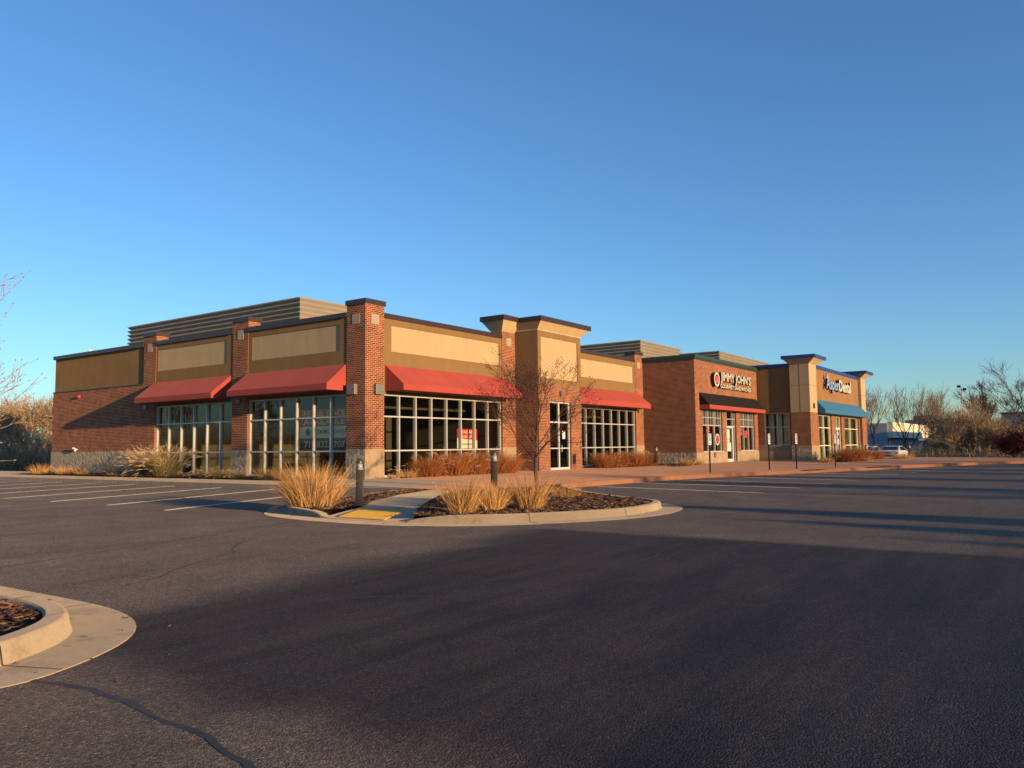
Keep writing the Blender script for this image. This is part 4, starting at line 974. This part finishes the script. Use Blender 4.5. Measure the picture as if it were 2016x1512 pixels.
for p, r_, s_, l in (((20.2, -3.9, 0), 1, 1.1, 'dry tuft along the stone base of the shop, left one'), ((21.6, -3.9, 0), 2, 1.0, 'dry tuft along the stone base of the shop, right one'), ((29.6, -8.9, -.05), 3, 1.2, 'dry tuft at the base of the office column'), ((33.2, -10.3, -.05), 1.4, 1.2, 'dry tuft at the foot of the office bollard'), ((40.6, -11.1, -.06), .4, 1.5, 'dry tuft in front of the white car'), ((41.4, -11.3, -.06), 2.4, 1.3, 'dry tuft left of the farthest bollard'), ((46.0, -19.5, -.1), 2.0, 1.6, 'dry tuft at the right edge of the pavement'), ((48.0, -18.6, -.13), 2.8, 1.4, 'second dry tuft at the right edge of the pavement'), ((.6, -.9, 0), 1.0, .5, 'tiny dry tuft at the corner stone')):
    dup(sm, p, r_, s_, l)

# ------------------------------------------------------------------ trees
def grow(rn, trunk, crown, p, d, L, r, lvl, maxl, spread, nch, upb, leaf=None, tn=3, minr=.006, shrink=.68):
    pts = [p]; rad = [r]; m = 4 if lvl < 2 else 3; q = p.copy(); dd = d.copy()
    for i in range(m):
        dd = (dd+Vector((rn.gauss(0, .12), rn.gauss(0, .12), rn.gauss(0, .08)+upb*.25))).normalized()
        q = q+dd*L/m; pts.append(q.copy()); rad.append(max(minr*.7, r*(1-.5*(i+1)/m)))
    B = trunk if lvl == 0 else crown
    B.tube(pts, rad, 7 if lvl == 0 else (5 if lvl == 1 else tn), cap=False)
    if leaf and lvl >= maxl-1: leaf(rn, pts)
    if lvl == maxl: return
    for k in range(nch[min(lvl, len(nch)-1)]):
        t = rn.uniform(.35 if lvl else .5, 1.0); i = min(m-1, int(t*m)); f = t*m-i
        bp = pts[i].lerp(pts[i+1], f); br = rad[i]*(1-f)+rad[i+1]*f
        ax = Vector((rn.gauss(0, 1), rn.gauss(0, 1), rn.gauss(0, .4))); ax = ax-dd*ax.dot(dd)
        if ax.length < 1e-3: continue
        nd = (dd+ax.normalized()*spread*rn.uniform(.6, 1.3)+Vector((0, 0, upb))).normalized()
        grow(rn, trunk, crown, bp, nd, L*shrink*rn.uniform(.75, 1.2), max(minr, br*.62), lvl+1, maxl, spread, nch, upb, leaf, tn, minr, shrink)
def bare_tree(name, label, loc, seed, H, r, maxl, spread, nch, upb, bark, twig, group=None, minr=.012, trunks=1, leafmat=None, leaf=None, shrink=.68, frac=.36, cat='tree', dens=1):
    rn = random.Random(seed); t = thing(name, label, cat, loc, group); tr, cr = MB(), MB(); lf = MB()
    fn = (lambda rr, pts: leaf(rr, pts, lf) if dens >= 1 or rr.random() < dens else None) if leaf else None
    for k in range(trunks):
        a = rn.uniform(0, 2*math.pi); d = Vector((math.cos(a)*.35*(trunks > 1), math.sin(a)*.35*(trunks > 1), 1)).normalized()
        grow(rn, tr, cr, Vector(loc)+Vector((rn.uniform(-.3, .3), rn.uniform(-.3, .3), 0))*(trunks > 1)-Vector((0, 0, .05)), d, H*frac, r, 0, maxl, spread, nch, upb, fn, 3, minr, shrink)
    top = max(v[2] for v in cr.v)-loc[2]; s = H/top
    for B in (tr, cr, lf): B.v = [((x-loc[0])*s+loc[0], (y-loc[1])*s+loc[1], (z-loc[2])*s+loc[2]) for x, y, z in B.v]
    tr.build('trunk', bark, t, True); cr.build('crown', twig, t)
    if lf.v: lf.build('foliage', leafmat, t)
    return t
# young tree in the bed, with dark shrivelled leaves and fruit
def leaf_small(rn, pts, lf):
    for q in pts[1:]:
        for _ in range(2):
            if rn.random() < .50:
                c = q+Vector((rn.gauss(0, .035), rn.gauss(0, .035), rn.gauss(-.01, .035))); s = rn.uniform(.012, .026)
                a = Vector((rn.gauss(0, 1), rn.gauss(0, 1), rn.gauss(0, 1))).normalized(); e = a.orthogonal().normalized()
                lf.add([c-a*s, c-e*s*.7, c+a*s, c+e*s*.7, c+a.cross(e)*s*.6], [(0, 1, 4), (1, 2, 4), (2, 3, 4), (3, 0, 4), (3, 2, 1, 0)])
yt = thing('young_tree', 'small bare tree with reddish twigs and shrivelled dark leaves in the mulched corner bed', 'tree', (-1.88, -8.75, -.12))
rn = random.Random(77); tr, cr, lf = MB(), MB(), MB(); P0 = Vector((-1.88, -8.75, -.14))
tr.tube([P0, P0+Vector((.01, 0, .3)), P0+Vector((-.02, .02, .6)), P0+Vector((.0, .01, .86)), P0+Vector((.05, .02, 1.25)), P0+Vector((.02, .0, 1.7)), P0+Vector((.06, 0, 2.2))], [.075, .06, .055, .055, .035, .027, .016], 9)
fn = lambda rr, pts: leaf_small(rr, pts, lf)
for k in range(15):
    a = k*2.399+rn.uniform(-.3, .3); h = .78+.085*k; el = .55+.085*k+rn.uniform(-.1, .1)
    d = Vector((math.cos(a), math.sin(a), el)).normalized()
    grow(rn, tr, cr, P0+Vector((0, 0.01, h)), d, 1.52-.012*k, .023-.0007*k, 1, 4, .62, [4, 4, 4, 4], .14, fn, 3, .0036, .62)
tr.build('trunk', BARKR, yt, True); cr.build('branches', BARKR, yt); lf.build('foliage', BERRY, yt)

# bare tree whose limbs reach into the picture from the left
lt = thing('bare_tree', 'bare grey tree reaching in from the left edge with budded twigs', 'tree', (-18.62, -8.6, -.12))
rn = random.Random(12); tr, cr = MB(), MB(); P0 = Vector((-18.62, -8.6, -.15))
tr.tube([P0, P0+Vector((.02, 0, 1)), P0+Vector((0, .04, 2.2)), P0+Vector((.05, 0, 3.6)), P0+Vector((0, 0, 5.2))], [.12, .10, .085, .06, .02], 10)
def bud(pts):
    q = pts[-1]; d = (pts[-1]-pts[-2]).normalized(); cr.tube([q-d*.005, q+d*.012, q+d*.03], [.005, .008, .002], 5)
def limb(p, d, L, r, lvl):
    pts = [p]; m = 6; q = p.copy(); dd = d.copy(); rad = [r]
    for i in range(m):
        dd = (dd+Vector((rn.gauss(0, .05), rn.gauss(0, .05), (.035)+rn.gauss(0, .05)))).normalized(); q = q+dd*L/m; pts.append(q.copy()); rad.append(r*(1-.72*(i+1)/m))
    cr.tube(pts, rad, 5)
    if rn.random() < .6: bud(pts)
    if lvl >= 3: return
    for i in range(2, m+1):
        if rn.random() < (.95 if lvl < 2 else .7):
            ax = Vector((rn.gauss(0, 1), rn.gauss(0, 1), rn.gauss(0, .7))); t = (pts[i]-pts[i-1]).normalized(); ax = (ax-t*ax.dot(t)).normalized()
            limb(pts[i-1].lerp(pts[i], rn.random()), (t+ax*.55+Vector((0, 0, .03))).normalized(), L*(.36 if lvl == 0 else .5)*rn.uniform(.7, 1.2), max(.0045, rad[i]*.6), lvl+1)
for k in range(22):
    a = R(-30)+k*R(137.5); z = .95+.09*k
    if k % 3: a = rn.uniform(R(-25), R(55))
    limb(P0+Vector((0, 0, z)), Vector((math.cos(a), math.sin(a), .16+.010*k)).normalized(), 2.85-.03*k, .022, 0)
tr.build('trunk', BARKP, lt, True); cr.build('branches', BARKP, lt)

# background trees: a few grown once, then copied
TL = 'bare tan tree in the thicket left of the building'
GL = 'bare trees beyond the left end of the building'
def brushleaf(rn, pts, lf):
    for q in pts[1:]:
        if rn.random() < .8:
            for _ in range(2):
                c = q+Vector((rn.gauss(0, .12), rn.gauss(0, .12), rn.gauss(0, .1))); s = rn.uniform(.05, .1); a = Vector((rn.gauss(0, 1), rn.gauss(0, 1), rn.gauss(0, .6))).normalized(); e = a.orthogonal().normalized()
                lf.add([c-a*s, c-e*s*.5, c+a*s, c+e*s*.5], [(0, 1, 2, 3)])
tA = bare_tree('bare_tree', TL, (17.2, 58, -.25), 101, 7.5, .14, 4, .55, [5, 5, 5, 4], .10, BARKP, TWIG, GL, .016)
tB = bare_tree('bare_tree', TL, (11.2, 54, -.25), 102, 6.6, .12, 4, .6, [5, 5, 5, 4], .06, BARKP, TWIG, GL, .016, trunks=2)
tC = bare_tree('bare_tree', TL, (5.0, 57, -.25), 103, 6.4, .13, 4, .6, [5, 5, 5, 4], .12, BARKP, TWIG, GL, .016)
rn = random.Random(5)
for i, (x, y) in enumerate([(8.3, 59), (14.0, 52), (14.5, 63), (19.8, 66), (1.5, 55), (-3, 58), (11.5, 68), (6.5, 66), (17, 72), (22.5, 74), (-8, 60), (2.0, 70), (-14, 57), (-20, 60), (-26, 58), (25.5, 80), (12.6, 55.5), (13.4, 61)]):
    dup([tA, tB, tC][i % 3], (x, y, -.25), rn.uniform(0, 6), rn.uniform(.85, 1.12))
def thicket(name, label, path, seed, n, h, wd, mat, jit=2.0):
    rn = random.Random(seed); b = MB()
    for i in range(n):
        k = rn.random()*(len(path)-1); j = int(k); f = k-j
        x = path[j][0]*(1-f)+path[j+1][0]*f+rn.gauss(0, jit); y = path[j][1]*(1-f)+path[j+1][1]*f+rn.gauss(0, jit); z0 = gz(x, y)
        H = h*rn.uniform(.3, 1.1)*(.75+.25*math.sin(k*7)); d = Vector((rn.gauss(0, .35), rn.gauss(0, .35), 1)).normalized(); q = Vector((x, y, z0-.05))
        pts = [q, q+d*H*.5, q+(d+Vector((rn.gauss(0, .3), rn.gauss(0, .3), 0))).normalized()*H]
        b.tube(pts, [wd, wd*.7, wd*.25], 3, False)
        for _ in range(5):
            s = pts[1].lerp(pts[2], rn.uniform(-.6, 1)); e = Vector((rn.gauss(0, 1), rn.gauss(0, 1), rn.uniform(.0, 1.2))).normalized()*H*rn.uniform(.12, .32)
            b.tube([s, s+e], [wd*.45, wd*.2], 3, False)
    o = b.build(name, mat); tag(o, label, None, None, 'stuff'); return o
thicket('thicket', 'dense bare undergrowth below the left trees', [(-45, 53), (-20, 51), (0, 49), (12, 49), (19, 50), (26, 58)], 6, 3600, 4.6, .026, TWIG, 2.6)
thicket('thicket', 'far brown undergrowth behind the left trees', [(-50, 74), (-20, 72), (8, 70), (20, 74), (34, 84), (44, 96)], 16, 5000, 6.2, .03, TWIG, 2.5)
thicket('thicket', 'dark undergrowth at the foot of the left trees', [(-45, 46), (-20, 45), (2, 43.5), (12, 43), (18, 45)], 7, 1500, 1.3, .025, TWIGD, 1.2)
GR = 'thin bare trees beyond the right end of the building'
TR_ = 'thin upright bare tree between the white car and the distant store'
tD = bare_tree('bare_tree', TR_, (70, -3.6, -.85), 111, 8.6, .11, 4, .5, [4, 4, 4, 3], .26, BARKP, TWIG, GR, .011, trunks=2)
tE = bare_tree('bare_tree', TR_, (68, -6.9, -.85), 112, 8.2, .09, 4, .5, [4, 4, 3, 3], .28, BARKP, TWIG, GR, .011, trunks=3)
for i, (x, y, s) in enumerate([(72, -2.0, .95), (66, -8.6, .80), (74, -9.0, .95), (70, -10.4, .78), (78, -12.2, .85)]):
    dup([tD, tE][i % 2], (x, y, -.85), 1.3*i, s)
GS = 'brushy bare shrubs beyond the right end of the pavement'
sA = bare_tree('bare_shrub', 'tall brown brushy shrub in the hedge right of the store', (66, -11.3, -.85), 121, 5.4, .07, 4, .6, [5, 5, 4, 3], .12, BARKP, TWIGB, GS, .012, trunks=5, leafmat=OLIVE, leaf=brushleaf, cat='shrub', dens=.02)
sB = bare_tree('bare_shrub', 'tall brown brushy shrub in the hedge right of the store', (64, -13.0, -.85), 122, 5.4, .06, 4, .65, [5, 5, 4, 3], .08, BARKP, TWIGB, GS, .012, trunks=6, leafmat=OLIVE, leaf=brushleaf, cat='shrub', dens=.06)
for i, (x, y, s) in enumerate([(68, -12.2, 1.05), (62, -12.0, .85), (67, -14.0, .95), (63, -14.6, .8), (66, -15.6, .85), (62, -16.2, .65), (67, -17.2, .7), (63, -10.6, .62)]):
    dup([sA, sB][i % 2], (x, y, -.85), 1.7*i, s)
thicket('thicket', 'tan tangle of low brush beyond the pavement', [(60, -5), (60, -10), (60, -15), (60, -20), (62, -30)], 8, 1500, 1.9, .018, TWIGB, 1.3)
thicket('thicket', 'low tan weeds in front of the distant store', [(84, 4), (84, -6), (84, -16), (90, -28)], 9, 900, 2.2, .03, TWIG, 3)
bt = bare_tree('bare_tree', 'rounded bare tree rising above the dark warehouse roof', (118, -11.0, -.85), 131, 11.5, .3, 5, .55, [5, 5, 4, 4, 3], .10, BARK, TWIGD, None, .022)
bt2 = bare_tree('bare_tree', 'large bare tree cut by the right edge of the picture', (62, -16.0, -.85), 132, 9.5, .2, 5, .6, [5, 5, 4, 4, 3], .05, BARK, TWIGD, None, .012); bt2.location = (62, -17.6, -.85); bt2.scale = (1, 1, 1)
def rleaf(rn, pts, lf):
    for q in pts[1:]:
        for _ in range(5):
            c = q+Vector((rn.gauss(0, .15), rn.gauss(0, .15), rn.gauss(0, .12))); s = rn.uniform(.04, .085); a = Vector((rn.gauss(0, 1), rn.gauss(0, 1), rn.gauss(0, .6))).normalized(); e = a.orthogonal().normalized()
            lf.add([c-a*s, c-e*s*.6, c+a*s, c+e*s*.6], [(0, 1, 2, 3)])
bare_tree('red_shrub', 'dark red leaved shrub at the right edge below the warehouse', (58, -17.2, -.85), 141, 3.1, .06, 4, .7, [5, 5, 4, 3], .02, BARK, TWIGD, None, .01, trunks=4, leafmat=REDL, leaf=rleaf, cat='shrub', dens=.5)

# ------------------------------------------------------------------ cars
def car(loc, rz, label):
    t = thing('parked_car', label, 'car', (0, 0, 0), 'white cars parked beyond the office')
    b = MB()     # x = length (rear at 0), y = width, lofted sections: x, halfwidth low, halfwidth top, z bottom, z belt
    sec = [(0.0, .78, .70, .42, .80), (.06, .90, .80, .30, .98), (.35, .94, .88, .24, 1.04), (1.0, .95, .90, .22, 1.03), (2.2, .95, .90, .22, .99), (3.4, .95, .89, .22, .95), (4.2, .93, .82, .22, .88), (4.75, .86, .70, .28, .74), (4.9, .70, .60, .38, .62)]
    vs = []
    for x, h0, h1, z0, z1 in sec:
        zm = z0+(z1-z0)*.55
        vs += [(x, -h0*.92, z0), (x, -h0, z0+.12), (x, -h0*.995, zm), (x, -h1, z1), (x, 0, z1+.025), (x, h1, z1), (x, h0*.995, zm), (x, h0, z0+.12), (x, h0*.92, z0)]
    k = 9
    b.add(vs, [(i*k+j, i*k+j+1, (i+1)*k+j+1, (i+1)*k+j) for i in range(len(sec)-1) for j in range(k-1)]+[list(range(k))[::-1], list(range((len(sec)-1)*k, len(sec)*k))])
    gs = [(.55, .80, 1.03), (1.35, .66, 1.40), (2.3, .66, 1.44), (3.35, .78, 1.0)]
    g = []
    for x, hw, z in gs: g.append((x, hw, z))
    vs = [(.45, -.84, 1.02), (.45, .84, 1.02), (3.5, -.84, .95), (3.5, .84, .95), (1.3, -.64, 1.40), (1.3, .64, 1.40), (2.3, -.64, 1.43), (2.3, .64, 1.43)]
    b.add(vs, [(4, 5, 7, 6), (0, 1, 5, 4), (3, 2, 6, 7), (0, 4, 6, 2), (1, 3, 7, 5)])
    b.build('body', CARW, t, True).data.polygons.foreach_set('use_smooth', [False]*len(b.f))
    def onq(a, c, d, e, s0, s1, t0, t1, off):
        a, c, d, e = map(Vector, (a, c, d, e)); f = lambda s, u: (a*(1-s)+c*s)*(1-u)+(e*(1-s)+d*s)*u
        n = (c-a).cross(e-a).normalized()*off; return [f(s0, t0)+n, f(s1, t0)+n, f(s1, t1)+n, f(s0, t1)+n]
    rw = MB(); q = onq(vs[1], vs[0], vs[4], vs[5], .08, .92, .16, .93, .008); c0 = sum(q, Vector())/4
    n = (q[1]-q[0]).cross(q[3]-q[0]).normalized(); n = n if n.x < 0 else -n
    rw.prism([p+n*.012 for p in q], -n*.01); rw.build('rear_window', CARG, t)
    for sgn_, ids in ((-1, (0, 2, 6, 4)), (1, (1, 3, 7, 5))):
        q = onq(*[vs[i] for i in ids], .12, .9, .14, .9, 0); sw = MB(); sw.prism([p+Vector((0, sgn_*.02, .0)) for p in q], (0, -sgn_*.012, 0)); sw.build('side_window', CARG, t)
    b = MB(); b.box(-.012, .05, -.86, .86, .84, .90); b.box(-.02, .05, -.88, -.5, .80, .90); b.box(-.02, .05, .5, .88, .80, .90); b.build('tail_light', plain('tail_light_red', (.10, .01, .01), .2), t)
    b = MB(); b.box(-.05, .1, -.86, .86, .34, .50); b.build('rear_bumper', CARW, t, bevel=.03)
    MB().box(-.055, -.045, -.26, .26, .52, .66).build('number_plate', BLACK, t)
    for sgn_ in (-1, 1): MB().box(3.0, 3.15, sgn_*.94-.10, sgn_*.94+.10, .96, 1.08).build('mirror', CARW, t, bevel=.02)
    for x in (.95, 3.9):
        for sgn_ in (-1, 1):
            wv = MB(); wv.tube([(x, sgn_*.78, .33), (x, sgn_*.955, .33)], .33, 20); wh = wv.build('wheel', RUBBER, t)
            rv = MB(); rv.tube([(x, sgn_*.95, .33), (x, sgn_*.965, .33)], .21, 14); rv.build('rim', ALU, wh)
    t.location = loc; t.rotation_euler = (0, 0, rz); return t
c1_ = car((54.6, -7.75, -.64), R(-4), 'white sedan seen from behind left of the farthest bollard')
dup(c1_, (55.6, -5.5, -.66), R(-4), 1, 'white car mostly hidden behind the rusty grass at the office corner')
dup(c1_, (112, 5.0, -.80), R(80), 1, 'distant white car parked before the pale store wall')

# ------------------------------------------------------------------ distant buildings, pole
WHS = plain('pale_store_wall', (.70, .60, .44), .9, var=.05, vs=.3)
SHADEGREY = plain('shade_blue_grey', (.16, .18, .23), .8, var=.08, vs=.3)  # blue-grey carries the shade on the far walls in the colour itself
STB = plain('shaded_store_side', (.30, .32, .38), .9, var=.06, vs=.3)  # pale store's side away from the sun, shade put into a bluish tone
PURP = plain('purple_sign', (.06, .035, .11), .6)
st = thing('distant_store', 'low pale flat roofed store far behind the white car', 'building', (155, 10, -.85))
sx, sy = 155.0, 10.1
wall_box(st, 'side_wall', STB, [(sx, sx+1, sy, sy+40, -.9, 5.0)])
wall_box(st, 'sign_band', WHS, [(sx+.2, sx+62, sy-1.0, sy, 2.0, 5.2), (sx+64, sx+110, sy-1.0, sy, 1.6, 5.2)])
wall_box(st, 'lower_wall', SHADEGREY, [(sx+.3, sx+110, sy, sy+1, -.9, 5.0)])  # lower front lies in shade, painted in as blue-grey
wall_box(st, 'roof', ROOFM, [(sx+1, sx+110, sy+1, sy+40, 4.7, 4.9)])
wall_box(st, 'roof_unit', GREYM, [(sx+3, sx+7, sy+6, sy+10, 4.9, 5.9), (sx+2, sx+4, sy+13, sy+16, 4.9, 5.7)])
b = MB(); b.box(200, 200.6, 6.9, 12.0, 6.6, 7.6); bs = b.build('roof_sign', PURP, st)
b = MB(); text(b, 'ROSS', .62, 0, (199.99, 11.3, 6.8), (0, -1, 0), (-1, 0, 0), .02, .02, 3.6); b.build('lettering', SHADEGREY, bs)
MB().box(200.1, 201, 9.3, 14, 4.9, 6.6).build('sign_base', GREYM, st)
wh = thing('warehouse', 'long warehouse with shade toned blue grey walls at the right edge', 'building', (120, -8, -.85))
wall_box(wh, 'wall', SHADEGREY, [(128, 190, -34, -11.5, -.9, 5.6)])  # shaded warehouse face, its shade is in the wall colour
wall_box(wh, 'roof', WHS, [(127.8, 190, -34.2, -11.3, 5.6, 5.75)])
lp = thing('light_pole', 'slim twin headed light pole rising above the brush', 'light pole', (96, -9.4, -.85))
MB().tube([(96, -9.4, -.85), (96, -9.4, 8.0)], [.09, .05], 8).build('pole', GREYM, lp)
for dy in (-.35, .3):
    b = MB(); b.box(95.85, 96.15, -9.4+dy-.22, -9.4+dy+.18, 7.85+dy*.6, 8.15+dy*.6); b.build('lamp_head', BLACK, lp)

# ------------------------------------------------------------------ what stands behind the camera: it throws the long shadows and shows in the glass
def conifer(loc, H, r, seed, label):
    rn = random.Random(seed); t = thing('pine_tree', label, 'tree', loc, 'evergreens behind the camera'); b = MB(); L = Vector(loc)
    MB().tube([L, L+Vector((0, 0, H*.95))], [.14, .02], 7).build('trunk', BARK, t)
    for i in range(5200):
        h = rn.random()**.8; z = .3+h*(H-.3); rr = r*(1-h)**.7*(.25+.75*rn.random()**.5); a = rn.uniform(0, 6.283); c = L+Vector((rr*math.cos(a), rr*math.sin(a), z)); s = rn.uniform(.08, .2)
        d = Vector((math.cos(a), math.sin(a), -.3)).normalized()*s; e = Vector((-math.sin(a), math.cos(a), rn.gauss(0, .3)))*s*.35
        b.add([c-d, c-e, c+d, c+e], [(0, 1, 2, 3)])
    b.build('crown', EVER, t); return t
conifer((-8.9, -60, -.25), 5.7, 2.6, 1, 'tallest of the dense pines behind the camera')
conifer((-11.0, -61, -.25), 5.3, 2.6, 2, 'middle one of the dense pines behind the camera')
conifer((-12.4, -60, -.25), 4.8, 2.2, 3, 'leftmost of the dense pines behind the camera')
rt_ = bare_tree('bare_tree', 'bare tree along the road behind the camera', (2.0, -58, -.25), 151, 7.2, .16, 4, .5, [5, 5, 4, 4], .15, BARK, TWIGD, 'bare trees behind the camera', .02)
for i, (x, y, s) in enumerate([(8, -60, .95), (13, -66, 1.0), (18.5, -58, .9), (24, -66, 1.1), (30, -62, .95), (-2, -72, 1.0)]):
    dup(rt_, (x, y, -.25), i*1.1, s)
for i, (x, y, s) in enumerate([(-52, 10, 1.1), (-50, 22, 1.0), (-54, 34, 1.1), (-48, 46, 1.0), (-56, -2, 1.0), (-40, 60, 1.1), (-34, 66, 1.1), (-60, 50, 1.2)]):
    dup(rt_, (x, y, gz(x, y)), i*1.3, s, 'bare tree on the bank beyond the left car park', 'bare trees on the left bank')
thicket('thicket', 'brush on the bank left of the car park', [(-52, -20), (-54, 10), (-52, 30), (-46, 50), (-36, 62)], 17, 1500, 2.6, .03, TWIG, 3)
thicket('thicket', 'brush along the road behind the camera', [(-10, -94), (20, -92), (50, -90), (90, -88), (130, -80)], 18, 2000, 3.0, .035, TWIG, 3)
